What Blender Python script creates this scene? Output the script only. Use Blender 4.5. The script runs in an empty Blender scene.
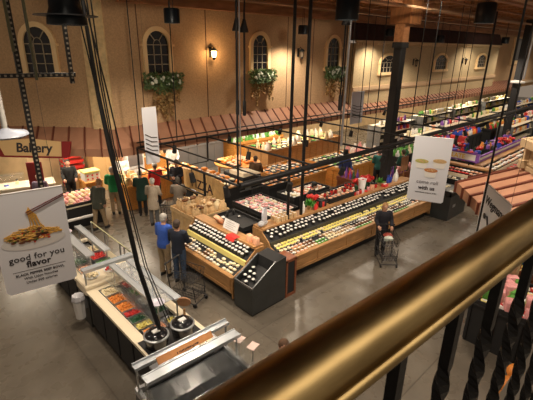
import bpy, bmesh, math, random
from mathutils import Vector, Matrix
random.seed(7)
PI = math.pi
sc = bpy.context.scene
C = sc.collection

# ------------------------------------------------------------------ camera
H = 5.7
cam_d = bpy.data.cameras.new('camera'); cam = bpy.data.objects.new('camera', cam_d); C.objects.link(cam)
R = Matrix(((0.7257482353914027, 0.23203132416796393, -0.6476503404084077),
            (-0.6878144176562253, 0.26411628810566457, -0.676131579813806),
            (0.014171298123063988, 0.9361645426751362, 0.3512764201414043)))
cam.matrix_world = Matrix.Translation((0, 0, H)) @ R.to_4x4()
cam_d.sensor_width = 36; cam_d.lens = 36 * 409 / 533; cam_d.clip_start = 0.02; cam_d.clip_end = 300
cam_d.dof.use_dof = True; cam_d.dof.focus_distance = 9.0; cam_d.dof.aperture_fstop = 20
sc.camera = cam
# ------------------------------------------------------------------ light and exposure
w = bpy.data.worlds.new('world'); sc.world = w; w.use_nodes = True
w.node_tree.nodes['Background'].inputs[0].default_value = (1.0, .78, .58, 1)
w.node_tree.nodes['Background'].inputs[1].default_value = 0.22
sc.view_settings.view_transform = 'Standard'; sc.view_settings.look = 'None'
sc.view_settings.gamma = 1; sc.view_settings.use_curve_mapping = False
sc.view_settings.exposure = 0.15
WARM = (1.0, .84, .66)
def spot(loc, power, size=130, blend=.6, col=WARM, aim=None, rad=.12):
    l = bpy.data.lights.new('spot', 'SPOT'); l.energy = power; l.spot_size = math.radians(size); l.spot_blend = blend
    l.color = col; l.shadow_soft_size = rad
    o = bpy.data.objects.new('spot', l); C.objects.link(o); o.location = loc
    if aim: o.rotation_euler = (Vector(aim) - Vector(loc)).to_track_quat('-Z', 'Y').to_euler()
    return o
def area(loc, power, sx, sy, col=WARM, rot=(0, 0, 0)):
    l = bpy.data.lights.new('area', 'AREA'); l.energy = power; l.shape = 'RECTANGLE'; l.size = sx; l.size_y = sy; l.color = col
    o = bpy.data.objects.new('area', l); C.objects.link(o); o.location = loc; o.rotation_euler = rot
    return o
# high-bay pendants of the hall that hang out of view (above and behind the viewer, and beyond the columns)
for x, y, p in ((2.6, 6.8, 560), (0.5, 10, 260), (7.5, 1.2, 330), (11.5, 1.0, 330), (1.0, 3.0, 120)):
    spot((x, y, 6.6), p, 125)
area((1.6, -1.6, 7.1), 60, 4, 1.4)  # no pendant: unseen area light added for its reflection on the brass handrail
# unseen fill spots added to brighten the tan wall and facade, not real fittings
for p_, q_, e_ in (((2.5, 4.0, 7.2), (5.5, 12.5, 4.6), 310), ((6.5, 4.2, 7.2), (10.5, 12, 4.4), 390), ((12, 5.5, 7.2), (17, 12, 4.6), 430), ((19, 4, 7.2), (24, 11.5, 4.6), 500), ((28, 5, 7.2), (34, 12, 4.6), 500)):
    spot(p_, e_, 105, .9, (1, .84, .64), q_, .2)

# ------------------------------------------------------------------ materials
_m = {}
def mat(name, col, rough=.6, metal=0, emit=0, var=0, scale=8, bump=0, alpha=None, trans=0, stretch=None, coat=0):
    if name in _m: return _m[name]
    m = bpy.data.materials.new(name); _m[name] = m; m.use_nodes = True
    nt = m.node_tree; b = nt.nodes['Principled BSDF']
    b.inputs['Base Color'].default_value = (*col, 1); b.inputs['Roughness'].default_value = rough
    b.inputs['Metallic'].default_value = metal
    if emit:
        b.inputs['Emission Color'].default_value = (*col, 1); b.inputs['Emission Strength'].default_value = emit
    if trans: b.inputs['Transmission Weight'].default_value = trans; b.inputs['IOR'].default_value = 1.1
    if coat: b.inputs['Coat Weight'].default_value = coat
    if alpha is not None: b.inputs['Alpha'].default_value = alpha
    if var or bump:
        tc = nt.nodes.new('ShaderNodeTexCoord'); mp = nt.nodes.new('ShaderNodeMapping'); n = nt.nodes.new('ShaderNodeTexNoise')
        nt.links.new(tc.outputs['Object'], mp.inputs['Vector']); nt.links.new(mp.outputs[0], n.inputs['Vector'])
        n.inputs['Scale'].default_value = scale; n.inputs['Detail'].default_value = 5
        if stretch: mp.inputs['Scale'].default_value = stretch
        if var:
            r = nt.nodes.new('ShaderNodeValToRGB'); r.color_ramp.elements[0].position = .3; r.color_ramp.elements[1].position = .7
            r.color_ramp.elements[0].color = (*[c * (1 - var) for c in col], 1)
            r.color_ramp.elements[1].color = (*[min(1, c * (1 + var)) for c in col], 1)
            nt.links.new(n.outputs['Fac'], r.inputs[0]); nt.links.new(r.outputs[0], b.inputs['Base Color'])
        if bump:
            bp = nt.nodes.new('ShaderNodeBump'); bp.inputs['Strength'].default_value = bump; bp.inputs['Distance'].default_value = .01
            nt.links.new(n.outputs['Fac'], bp.inputs['Height']); nt.links.new(bp.outputs[0], b.inputs['Normal'])
    return m
BLACK = mat('black metal', (.012, .012, .013), .45, .2)
MATBLK = mat('matt black', (.015, .015, .016), .7)
STEEL = mat('brushed steel', (.55, .57, .60), .3, .9)
GREYM = mat('grey metal', (.28, .29, .30), .4, .7)
WHITE = mat('white plastic', (.72, .71, .69), .5)
CREAM = mat('cream laminate', (.78, .68, .50), .45)
WOOD = mat('honey wood', (.40, .21, .08), .45, var=.25, scale=3, stretch=(1, 8, 8))
WOODO = mat('orange wood', (.62, .27, .06), .45, var=.25, scale=3, stretch=(8, 1, 8))
WOODD = mat('dark red wood', (.22, .07, .03), .4, var=.25, scale=3, stretch=(1, 8, 8))
WOODB = mat('ceiling timber', (.34, .15, .06), .6, var=.3, scale=2, stretch=(1, 6, 6))
WOODDK = mat('dark ceiling deck', (.14, .06, .03), .75, var=.4, scale=2)
TAN = mat('bag paper', (.52, .35, .17), .8, var=.15)
YEL = mat('lemon yellow', (.78, .66, .22), .5)
PINKP = mat('pink packing', (.70, .40, .33), .5, var=.3, scale=20)
GLASS = mat('clear glass', (.9, .95, .95), .05, trans=.96, alpha=.35)
SKIN = mat('skin', (.55, .30, .20), .55)
LAMPB = mat('lamp black', (.010, .016, .022), .35, .3)
LAMPE = mat('lamp glow', (1, .82, .6), emit=3)
PALE = mat('pale grey card', (.66, .67, .72), .6)
def color(n):
    P = dict(red=(.62, .03, .025), green=(.10, .32, .05), blue=(.03, .07, .45), purple=(.22, .08, .38), orange=(.80, .27, .04),
             white=(.78, .76, .72), yellow=(.82, .70, .20), tan=(.60, .40, .20), brown=(.20, .09, .04), cream=(.82, .70, .45),
             pink=(.75, .33, .33), black=(.02, .02, .02), teal=(.05, .35, .38), salmon=(.78, .40, .24), darkgreen=(.02, .10, .04))
    return mat(n + ' pack', P[n], .5, var=.18, scale=25)

# ------------------------------------------------------------------ mesh building
class MB:
    def __init__(s): s.v = []; s.f = []; s.m = []; s.mi = 0; s.M = Matrix.Identity(4)
    def add(s, vs, fs):
        o = len(s.v); s.v += [tuple(s.M @ Vector(p)) for p in vs]; s.f += [tuple(i + o for i in f) for f in fs]; s.m += [s.mi] * len(fs); return s
    def box(s, x0, y0, z0, x1, y1, z1):
        return s.add([(x0, y0, z0), (x1, y0, z0), (x1, y1, z0), (x0, y1, z0), (x0, y0, z1), (x1, y0, z1), (x1, y1, z1), (x0, y1, z1)],
                     [(0, 3, 2, 1), (4, 5, 6, 7), (0, 1, 5, 4), (1, 2, 6, 5), (2, 3, 7, 6), (3, 0, 4, 7)])
    def bbox(s, x0, y0, z0, x1, y1, z1, r=.01):  # box with chamfered upright edges and top rim
        pts = [(x0 + r, y0), (x1 - r, y0), (x1, y0 + r), (x1, y1 - r), (x1 - r, y1), (x0 + r, y1), (x0, y1 - r), (x0, y0 + r)]
        cx, cy = (x0 + x1) / 2, (y0 + y1) / 2
        sx = 1 - 2 * r / max(x1 - x0, 1e-6); sy = 1 - 2 * r / max(y1 - y0, 1e-6)
        ins = [(cx + (a - cx) * sx, cy + (b - cy) * sy) for a, b in pts]
        vs = [(a, b, z0) for a, b in pts] + [(a, b, z1 - r) for a, b in pts] + [(a, b, z1) for a, b in ins]
        fs = [tuple(range(7, -1, -1)), tuple(range(16, 24))]
        for k in (0, 8):
            for i in range(8): j = (i + 1) % 8; fs.append((k + i, k + j, k + 8 + j, k + 8 + i))
        return s.add(vs, fs)
    def prism(s, pts, axis, a, b):  # 2-D outline extruded along an axis
        n = len(pts)
        def P(p, t):
            return (t, p[0], p[1]) if axis == 'x' else (p[0], t, p[1]) if axis == 'y' else (p[0], p[1], t)
        return s.add([P(p, a) for p in pts] + [P(p, b) for p in pts],
                     [tuple(range(n - 1, -1, -1)), tuple(range(n, 2 * n))] + [(i, (i + 1) % n, n + (i + 1) % n, n + i) for i in range(n)])
    def tube(s, pts, r, n=8, asp=1, closed=False):
        pts = [Vector(p) for p in pts]; rs = r if isinstance(r, (list, tuple)) else [r] * len(pts)
        vs = []; prev = None
        for i, p in enumerate(pts):
            if closed: t = pts[(i + 1) % len(pts)] - pts[i - 1]
            else: t = pts[min(i + 1, len(pts) - 1)] - pts[max(i - 1, 0)]
            t.normalize()
            if prev is None:
                a = Vector((0, 0, 1)) if abs(t.z) < .9 else Vector((1, 0, 0)); u = t.cross(a).normalized()
            else:
                u = (prev - t * prev.dot(t)).normalized()
            prev = u; v = t.cross(u)
            for k in range(n):
                an = 2 * PI * k / n; vs.append(tuple(p + (u * math.cos(an) + v * math.sin(an) * asp) * rs[i]))
        fs = []; m = len(pts)
        for i in range(m if closed else m - 1):
            for k in range(n):
                a = i * n + k; b = i * n + (k + 1) % n; c = ((i + 1) % m) * n + (k + 1) % n; d = ((i + 1) % m) * n + k
                fs.append((a, b, c, d))
        if not closed: fs += [tuple(range(n - 1, -1, -1)), tuple(range((m - 1) * n, m * n))]
        return s.add(vs, fs)
    def bar(s, a, b, wd, ht=None):  # square bar between two points
        ht = ht or wd; a = Vector(a); b = Vector(b); t = (b - a).normalized()
        q = Vector((0, 0, 1)) if abs(t.z) < .95 else Vector((1, 0, 0)); u = t.cross(q).normalized(); v = u.cross(t)
        vs = [tuple(p + u * i * wd / 2 + v * j * ht / 2) for p in (a, b) for i, j in ((-1, -1), (1, -1), (1, 1), (-1, 1))]
        return s.add(vs, [(3, 2, 1, 0), (4, 5, 6, 7), (0, 1, 5, 4), (1, 2, 6, 5), (2, 3, 7, 6), (3, 0, 4, 7)])
    def lathe(s, prof, c=(0, 0, 0), n=16, sx=1, sy=1):  # profile of (r, z)
        vs = []; k = len(prof)
        for r, z in prof:
            for i in range(n): a = 2 * PI * i / n; vs.append((c[0] + r * math.cos(a) * sx, c[1] + r * math.sin(a) * sy, c[2] + z))
        fs = [(j * n + i, j * n + (i + 1) % n, (j + 1) * n + (i + 1) % n, (j + 1) * n + i) for j in range(k - 1) for i in range(n)]
        fs += [tuple(range(n - 1, -1, -1)), tuple(range((k - 1) * n, k * n))]
        return s.add(vs, fs)
    def ball(s, c, rx, ry=None, rz=None, n=10):
        ry = ry or rx; rz = rz or rx; k = max(4, n // 2 + 1)
        prof = [(max(.02, math.sin(PI * j / k)) * 1.0, -math.cos(PI * j / k)) for j in range(k + 1)]
        vs = [];
        for r, z in prof:
            for i in range(n): a = 2 * PI * i / n; vs.append((c[0] + r * math.cos(a) * rx, c[1] + r * math.sin(a) * ry, c[2] + z * rz))
        fs = [(j * n + i, j * n + (i + 1) % n, (j + 1) * n + (i + 1) % n, (j + 1) * n + i) for j in range(k) for i in range(n)]
        fs += [tuple(range(n - 1, -1, -1)), tuple(range(k * n, (k + 1) * n))]
        return s.add(vs, fs)
    def rings(s, rg, n=14):  # rings of (x, y, z, rx, ry)
        vs = []
        for x, y, z, rx, ry in rg:
            for i in range(n): a = 2 * PI * i / n; vs.append((x + rx * math.cos(a), y + ry * math.sin(a), z))
        k = len(rg)
        fs = [(j * n + i, j * n + (i + 1) % n, (j + 1) * n + (i + 1) % n, (j + 1) * n + i) for j in range(k - 1) for i in range(n)]
        fs += [tuple(range(n - 1, -1, -1)), tuple(range((k - 1) * n, k * n))]
        return s.add(vs, fs)
    def mesh(s, name, ms, smooth=False):
        me = bpy.data.meshes.new(name); me.from_pydata(s.v, [], s.f)
        for m in (ms if isinstance(ms, (list, tuple)) else [ms]): me.materials.append(m)
        if any(s.m): me.polygons.foreach_set('material_index', s.m)
        bm = bmesh.new(); bm.from_mesh(me); bmesh.ops.recalc_face_normals(bm, faces=bm.faces); bm.to_mesh(me); bm.free()
        if smooth:
            me.polygons.foreach_set('use_smooth', [True] * len(me.polygons)); me.set_sharp_from_angle(angle=math.radians(50))
        me.update(); return me
    def build(s, name, ms, parent=None, smooth=False, loc=None, rz=0):
        return link(name, s.mesh(name, ms, smooth), parent, loc, rz)
def link(name, data, parent=None, loc=None, rz=0):
    o = bpy.data.objects.new(name, data); C.objects.link(o)
    if parent: o.parent = parent
    if loc is not None: o.location = loc
    o.rotation_euler = (0, 0, rz); return o
def tag(o, label=None, cat=None, group=None, kind=None):
    if label: o['label'] = label
    if cat: o['category'] = cat
    if group: o['group'] = group
    if kind: o['kind'] = kind
    return o
def thing(name, label, cat, loc=(0, 0, 0), rz=0, group=None):
    o = bpy.data.objects.new(name, None); C.objects.link(o); o.location = loc; o.rotation_euler = (0, 0, rz)
    o.empty_display_size = .1
    return tag(o, label, cat, group)
def kids(o): return [k for k in C.objects if k.parent == o]
def dup(o, loc, rz=0, label=None, group=None, _k={}):
    r = o.copy(); C.objects.link(r); r.location = loc; r.rotation_euler = (0, 0, rz)
    if label: r['label'] = label
    if group: r['group'] = group
    if o.name not in _k: _k[o.name] = [(c, kids(c)) for c in kids(o)]
    for c, gs in _k[o.name]:
        cc = c.copy(); C.objects.link(cc); cc.parent = r
        for g in gs: gg = g.copy(); C.objects.link(gg); gg.parent = cc
    return r
def struct(name, mb, m, smooth=False): return tag(mb.build(name, m, smooth=smooth), kind='structure')
def text_mesh(txt, size, depth=.002, bold=0, spacing=1.0, shear=0):
    cu = bpy.data.curves.new('t', 'FONT'); cu.body = txt; cu.size = size; cu.extrude = depth; cu.offset = bold; cu.align_x = 'CENTER'; cu.space_character = spacing; cu.shear = shear
    cu.resolution_u = 3
    o = bpy.data.objects.new('t', cu); C.objects.link(o); dg = bpy.context.evaluated_depsgraph_get()
    me = bpy.data.meshes.new_from_object(o.evaluated_get(dg)); bpy.data.objects.remove(o); bpy.data.curves.remove(cu)
    me.materials.clear(); return me
def lettering(txt, size, m, parent, x, z, y=-.006, name='lettering', **k):  # text standing in the local XZ plane, facing -Y
    me = text_mesh(txt, size, **k); me.materials.append(m)
    me.transform(Matrix.Translation((x, y, z)) @ Matrix.Rotation(PI / 2, 4, 'X')); return link(name, me, parent)

# ------------------------------------------------------------------ setting
def wall_mat(name, col, sc1=22):
    m = mat(name, col, .85, var=.14, scale=sc1, bump=.4); nt = m.node_tree; b = nt.nodes['Principled BSDF']
    src = b.inputs['Base Color'].links[0].from_socket
    tc = nt.nodes.new('ShaderNodeTexCoord'); n = nt.nodes.new('ShaderNodeTexNoise'); n.inputs['Scale'].default_value = 1.2; n.inputs['Detail'].default_value = 4
    nt.links.new(tc.outputs['Object'], n.inputs['Vector'])
    mr = nt.nodes.new('ShaderNodeMapRange'); mr.inputs[3].default_value = .82; mr.inputs[4].default_value = 1.15
    nt.links.new(n.outputs['Fac'], mr.inputs[0])
    mx = nt.nodes.new('ShaderNodeMix'); mx.data_type = 'RGBA'; mx.blend_type = 'MULTIPLY'; mx.inputs[0].default_value = 1
    nt.links.new(src, mx.inputs[6]); nt.links.new(mr.outputs[0], mx.inputs[7]); nt.links.new(mx.outputs[2], b.inputs['Base Color']); return m
TANW = wall_mat('tan stippled wall', (.57, .375, .205))
STONEW = wall_mat('beige stone facade', (.50, .385, .22), 15)
QUOIN = wall_mat('quoin stone', (.82, .62, .33), 9)
def floor_mat():
    m = bpy.data.materials.new('polished concrete'); m.use_nodes = True; nt = m.node_tree; b = nt.nodes['Principled BSDF']
    tc = nt.nodes.new('ShaderNodeTexCoord'); n = nt.nodes.new('ShaderNodeTexNoise'); n.inputs['Scale'].default_value = .9; n.inputs['Detail'].default_value = 9; n.inputs['Roughness'].default_value = .62
    nt.links.new(tc.outputs['Object'], n.inputs['Vector'])
    r = nt.nodes.new('ShaderNodeValToRGB'); r.color_ramp.elements[0].position = .3; r.color_ramp.elements[0].color = (.105, .088, .068, 1)
    r.color_ramp.elements[1].position = .72; r.color_ramp.elements[1].color = (.19, .165, .13, 1)
    nt.links.new(n.outputs['Fac'], r.inputs[0])
    mp = nt.nodes.new('ShaderNodeMapping'); mp.inputs['Location'].default_value = (1.1, .7, 0); nt.links.new(tc.outputs['Object'], mp.inputs[0])
    br = nt.nodes.new('ShaderNodeTexBrick'); br.offset = 0; br.inputs['Scale'].default_value = 1; br.inputs['Brick Width'].default_value = 3.0; br.inputs['Row Height'].default_value = 3.0
    br.inputs['Mortar Size'].default_value = .012; br.inputs['Color1'].default_value = (1, 1, 1, 1); br.inputs['Color2'].default_value = (.9, .9, .9, 1); br.inputs['Mortar'].default_value = (.6, .6, .6, 1)
    nt.links.new(mp.outputs[0], br.inputs[0])
    mx = nt.nodes.new('ShaderNodeMix'); mx.data_type = 'RGBA'; mx.blend_type = 'MULTIPLY'; mx.inputs[0].default_value = 1
    nt.links.new(r.outputs[0], mx.inputs[6]); nt.links.new(br.outputs[0], mx.inputs[7]); nt.links.new(mx.outputs[2], b.inputs['Base Color'])
    n2 = nt.nodes.new('ShaderNodeTexNoise'); n2.inputs['Scale'].default_value = 3; nt.links.new(tc.outputs['Object'], n2.inputs['Vector'])
    mr = nt.nodes.new('ShaderNodeMapRange'); mr.inputs[3].default_value = .16; mr.inputs[4].default_value = .42; nt.links.new(n2.outputs['Fac'], mr.inputs[0]); nt.links.new(mr.outputs[0], b.inputs['Roughness'])
    return m
b = MB().box(-8, -4, -.2, 62, 26, 0); struct('floor', b, floor_mat())

# main wall above the awning (opening below 2.9 m) with real window holes is kept simple: windows stand proud in their frames
WY = 11.6
b = MB().box(5.0, WY, 2.95, 16.0, WY + .25, 7.5); struct('wall_back', b, TANW)
for x in (5.95, 8.3, 9.95, 12.1, 13.35, 13.6): tag(MB().box(x - .012, WY - .012, 3.4, x + .012, WY, 6.75).build('trim_%d' % int(x * 10), mat('wall seam', (.13, .07, .04), .8)), kind='structure')
# chamfered wall
T45 = Matrix.Translation((5.0, WY, 0)) @ Matrix.Rotation(math.radians(135), 4, 'Z')
b = MB(); b.M = T45; b.box(0, -.25, 2.95, 10.0, 0, 7.5); o = struct('wall_left', b, TANW)
def on45(s, out=0):  # a point s metres along the chamfered wall, out metres in front of it
    return (5.0 - s * .7071 - out * .7071, WY + s * .7071 - out * .7071)
b = MB(); b.M = T45; b.box(.0, 0, 3.3, .62, .06, 7.4)
struct('trim_quoin', b, QUOIN)
b = MB(); b.M = T45
for k in range(9):
    z = 3.5 + k * .42; s0 = .06 if k % 2 else .2; b.bbox(s0, .05, z, s0 + .36, .085, z + .36, .012)
struct('trim_1', b, QUOIN)
# facade in pale stone beyond
FY = 11.2
b = MB().box(16.0, FY, 2.9, 33.6, FY + .65, 5.9); struct('wall_facade', b, STONEW)
b = MB().box(15.95, FY - .1, 3.85, 33.6, FY, 4.02); b.box(15.95, FY - .06, 3.78, 33.6, FY, 3.85); struct('trim_2', b, mat('stone moulding', (.60, .42, .25), .7))
b = MB().box(15.9, FY - .14, 5.93, 33.7, FY, 6.02)
for k in range(88): x = 16.0 + k * .2; b.box(x, FY - .1, 5.83, x + .1, FY, 5.93)
struct('trim_3', b, mat('dentil cornice', (.62, .47, .27), .7))
b = MB().prism([(FY - .1, 6.02), (FY + .35, 7.1), (FY + .8, 7.1), (FY + .8, 6.02)], 'x', 16.0, 33.8); struct('trim_roof', b, mat('dark slate roof', (.045, .017, .015), .7, var=.3, scale=4))
b = MB().box(33.6, 12.0, 2.6, 62, 12.3, 7.5); struct('wall_far', b, TANW)
b = MB().box(33.6, 11.9, 3.0, 62, 12.0, 3.2); struct('trim_4', b, mat('stone moulding', (.6, .42, .25), .7))
# ground floor back wall and soffit of the deli under the wall
b = MB().box(4.0, 18.0, 0, 62, 18.2, 3.0); b.prism([(4.0, 18.0), (4.0, 18.2), (-4.0, 24.2), (-4.0, 24.0)], 'z', 0, 3.0)
struct('wall_deli', b, mat('warm deli wall', (.62, .44, .24), .8, var=.2, scale=1.5))
b = MB().prism([(5.0, WY + .02), (61.9, WY + .02), (61.9, 18.3), (4.0, 18.3), (-3.9, 24.2), (-4, 20.6)], 'z', 2.97, 3.1); struct('ceiling_deli', b, mat('soffit', (.5, .42, .32), .8))
for i, (x, y, p, sx) in enumerate(((3.2, 15.6, 90, 2.5), (6.5, 14.6, 150, 3), (10.5, 14.5, 150, 3), (15, 14.5, 150, 3), (20, 14, 160, 4), (26, 14, 160, 4), (34, 14, 200, 5), (44, 14, 200, 6))):
    area((x, y, 2.9), p * 1.0, sx, 1.2, (1, .86, .66))
    t = thing('ceiling_light', 'flush strip light in the ceiling under the awning wall, number of metres %d along the wall' % int(x), 'ceiling light', (x, y, 2.97))
    t['label'] = 'flush strip light glowing in the low deli ceiling behind the ribbed awning'; t['group'] = 'strip lights of the low deli ceiling'
    MB().box(-sx / 2, -.6, -.03, sx / 2, .6, 0).build('housing', WHITE, t); MB().box(-sx / 2 + .05, -.55, -.045, sx / 2 - .05, .55, -.03).build('diffuser', LAMPE, t)
# ceiling
b = MB().box(-4, -4, 7.45, 62, 12.4, 7.6); b.prism([(-4, 12.4), (5.0, 12.4), (-4, 21.4)], 'z', 7.45, 7.6); struct('ceiling', b, WOODDK)
b = MB().box(5.2, 10.95, 6.72, 62, 11.19, 7.0); b.box(5.2, 10.3, 6.98, 62, 10.5, 7.2); struct('trim_5', b, WOODB)
b = MB()
for k in range(34): x = 4.3 + k * 1.1; b.box(x, -4, 7.12, x + .12, 11.1, 7.45)
struct('trim_6', b, WOODB)
b = MB()
for y in (1.5, 4.5, 7.5): b.box(3, y, 6.95, 62, y + .22, 7.35)
struct('trim_7', b, WOODB)
for i, (y, z, r) in enumerate(((9.6, 6.9, .035), (8.8, 7.0, .03), (6.6, 6.85, .04), (5.4, 6.9, .03), (3.6, 6.8, .05), (2.6, 6.9, .03))):
    tag(MB().tube([(4, y, z), (60, y, z)], r, 8).build('ceiling_pipe', WOODB if i % 2 else mat('pale conduit', (.42, .25, .14), .5), smooth=True),
        'thin conduit pipe running along under the timber ceiling beams', 'pipe', 'conduit pipes under the ceiling')

# awnings: sloped ribbed roof with a short valance
AW = mat('terracotta awning', (.37, .185, .11), .55, var=.12, scale=3); RIB = mat('awning rib', (.13, .035, .02), .5)
def awning(x0, x1, M, name, label, hip0=0, hip1=0, step=.42, z0=2.98, zt=3.42, dep=.8, rw=.03):
    t = thing(name, label, 'awning', (0, 0, 0)); b = MB(); b.M = M
    b.add([(x0, 0, zt), (x1, 0, zt), (x1 + hip1, -dep, z0), (x0 - hip0, -dep, z0), (x1 + hip1, -dep, z0 - .22), (x0 - hip0, -dep, z0 - .22),
           (x0 - hip0, -dep + .03, z0 - .22), (x1 + hip1, -dep + .03, z0 - .22), (x1, 0, zt - .04), (x0, 0, zt - .04), (x1 + hip1, -dep + .03, z0 - .03), (x0 - hip0, -dep + .03, z0 - .03)],
          [(0, 3, 2, 1), (3, 5, 4, 2), (5, 6, 7, 4), (6, 11, 10, 7), (11, 9, 8, 10), (0, 1, 8, 9), (0, 9, 11, 3), (3, 11, 6, 5), (1, 2, 10, 8), (2, 4, 7, 10)])
    b.build('canopy', AW, t)
    n = int((x1 - x0) / step)
    for i in range(n + 1):
        x = x0 + (x1 - x0) * i / n; f = i / n; xo = x - hip0 * (1 - f) + hip1 * f
        q = MB(); q.M = M; q.bar((x, -.005, zt + .012), (xo, -dep, z0 + .012), rw, .03); q.bar((xo, -dep - .008, z0 + .02), (xo, -dep - .008, z0 - .22), rw, .02)
        q.build('rib', RIB, t)
    return t
Mm = Matrix.Translation((0, WY, 0))
awning(5.0, 38, Mm, 'awning', 'long terracotta ribbed awning along the tan wall with arched windows', hip0=.33, step=.42, rw=.045)
awning(-9.5, 0.0, Matrix.Translation((5.0, WY, 0)) @ Matrix.Rotation(-PI / 4, 4, 'Z'), 'awning', 'terracotta ribbed awning on the angled wall above the bakery counter', hip1=.33, step=.45, rw=.045)

# arched windows
FRAME = mat('window surround', (.95, .70, .38), .6); PANE = mat('dark pane', (.010, .010, .014), .15); MUNT = mat('muntin', (.40, .33, .22), .6)
def arched_window(n, loc, rz, wd, z0, zs, zt, fw=.13, flat=0, cols=3):
    # z0 sill, zs spring line, zt top of surround
    t = thing('window_%d' % n, None, None, loc, rz); t['kind'] = 'structure'
    ro = wd / 2; ri = ro - fw; ho = zt - zs; hi = ho - fw
    N = 14; out = [(ro * math.cos(PI * i / N), zs + ho * math.sin(PI * i / N)) for i in range(N + 1)]
    inn = [(ri * math.cos(PI * i / N), zs + hi * math.sin(PI * i / N)) for i in range(N + 1)]
    b = MB(); pts_o = [(ro, z0)] + out + [(-ro, z0)]; pts_i = [(ri, z0)] + inn + [(-ri, z0)]; k = len(pts_o)
    vs = [(x, -.09, z) for x, z in pts_o] + [(x, -.09, z) for x, z in pts_i] + [(x, .0, z) for x, z in pts_o] + [(x, -.01, z) for x, z in pts_i]
    fs = []
    for i in range(k - 1): fs += [(i, i + 1, k + i + 1, k + i), (i, 2 * k + i, 2 * k + i + 1, i + 1), (k + i, k + i + 1, 3 * k + i + 1, 3 * k + i)]
    b.add(vs, fs)
    b.box(-ro - .05, -.14, z0 - .12, ro + .05, 0, z0)
    for s in (-1, 1): b.box(s * ro - .06 if s > 0 else -ro - .05, -.12, zs - .04, ro + .05 if s > 0 else -ro + .06 + 0, 0, zs + .02)
    b.build('window_frame', FRAME, t)
    a = MB(); rg = [(x, z) for x, z in ([(ri, z0)] + inn + [(-ri, z0)])]
    a.add([(x, -.02, z) for x, z in rg], [tuple(range(len(rg)))]); a.build('pane', PANE, t)
    m = MB(); e = .022
    for c in range(1, cols):
        x = -ri + 2 * ri * c / cols; m.box(x - e / 2, -.04, z0, x + e / 2, -.015, zs)
    rows = max(1, round((zs - z0) / .3))
    for r in range(rows + 1): z = z0 + (zs - z0) * r / rows; m.box(-ri, -.04, z - e / 2, ri, -.015, z + e / 2)
    m.tube([(ri * .33 * math.cos(PI * i / 8), -.03, zs + hi * .38 * math.sin(PI * i / 8)) for i in range(9)], e / 2, 4)
    for an in (.3, .7): m.bar((ri * .33 * math.cos(PI * an), -.03, zs + hi * .38 * math.sin(PI * an)), (ri * .98 * math.cos(PI * an), -.03, zs + hi * .98 * math.sin(PI * an)), e)
    m.build('glazing_bars', MUNT, t)
    return t
arched_window(1, (6.52, WY, 0), 0, .98, 4.88, 5.70, 6.21)
arched_window(2, (10.64, WY, 0), 0, .98, 4.88, 5.70, 6.21)
arched_window(3, (14.9, WY, 0), 0, 1.05, 4.88, 5.70, 6.21)
x_, y_ = on45(1.86); arched_window(4, (x_, y_, 0), -PI / 4, 1.02, 4.92, 5.68, 6.24)
for i, x in enumerate((18.85, 24.5, 30.6)): arched_window(5 + i, (x, FY, 0), 0, 1.7, 4.6, 5.05, 5.5, fw=.12, cols=5)
t = thing('window_8', None, None, (40.3, 12.0, 0)); t['kind'] = 'structure'
MB().box(-1.3, -.1, 4.6, 1.3, 0, 6.7).build('window_frame', FRAME, t); MB().box(-.8, -.12, 4.9, .8, -.09, 6.6).build('pane', PANE, t)

# trailing plants under the sills
def hanging_planter(x, seed, label):
    rnd = random.Random(seed)
    t = thing('hanging_planter', label, 'plant', (x, WY, 4.74), 0)
    MB().prism([(-.4, -.08), (-.45, .02), (.45, .02), (.4, -.08)], 'y', -.22, -.14).build('planter_box', mat('planter', (.07, .08, .04), .8), t)
    leaf, dry, fl = MB(), MB(), MB()
    def lf(B, x, y, z, s):
        a = rnd.uniform(0, 6.28); c = rnd.uniform(-1, 1); d = Vector((math.cos(a), math.sin(a) * .6, c)).normalized() * s; q = Vector((-math.sin(a), math.cos(a), .3)).normalized() * s * .35
        p = Vector((x, min(y, -.15), z)); B.add([tuple(p - d * .5), tuple(p + q), tuple(p + d), tuple(p - q)], [(0, 1, 2), (0, 2, 3)])
    for k in range(700):
        u = rnd.gauss(0, .36); u = max(-.62, min(.62, u)); lf(leaf, u, -.2 + rnd.uniform(-.14, .06), .02 + rnd.uniform(-.30, .16) , .10)
    for s in range(22):
        x0 = rnd.uniform(-.52, .55); L = rnd.uniform(.35, 1.15); 
        for k in range(int(L * 60)):
            f = k / (L * 60); lf(leaf if f < .4 and rnd.random() < .7 else dry, x0 + math.sin(f * 5 + s) * .05 + rnd.uniform(-.03, .03), -.2 + rnd.uniform(-.05, .04), -.1 - f * L, .09)
    for k in range(22): fl.ball((rnd.uniform(-.5, .5), -.30 - rnd.uniform(0, .05), rnd.uniform(-.14, .1)), rnd.uniform(.03, .05), n=6)
    leaf.build('foliage', mat('ivy leaf', (.16, .25, .10), .7, var=.4, scale=12), t); dry.build('trailing_stems', mat('dry leaf', (.46, .30, .12), .8, var=.4, scale=12), t)
    fl.build('blossoms', mat('pale blossom', (.85, .88, .75), .7), t)
hanging_planter(6.55, 1, 'trailing plant with pale blossoms under the leftmost main-wall arched window')
hanging_planter(10.62, 2, 'trailing plant with pale blossoms under the middle main-wall arched window')
hanging_planter(14.9, 3, 'trailing plant with pale blossoms under the arched window next to the stone facade')

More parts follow.
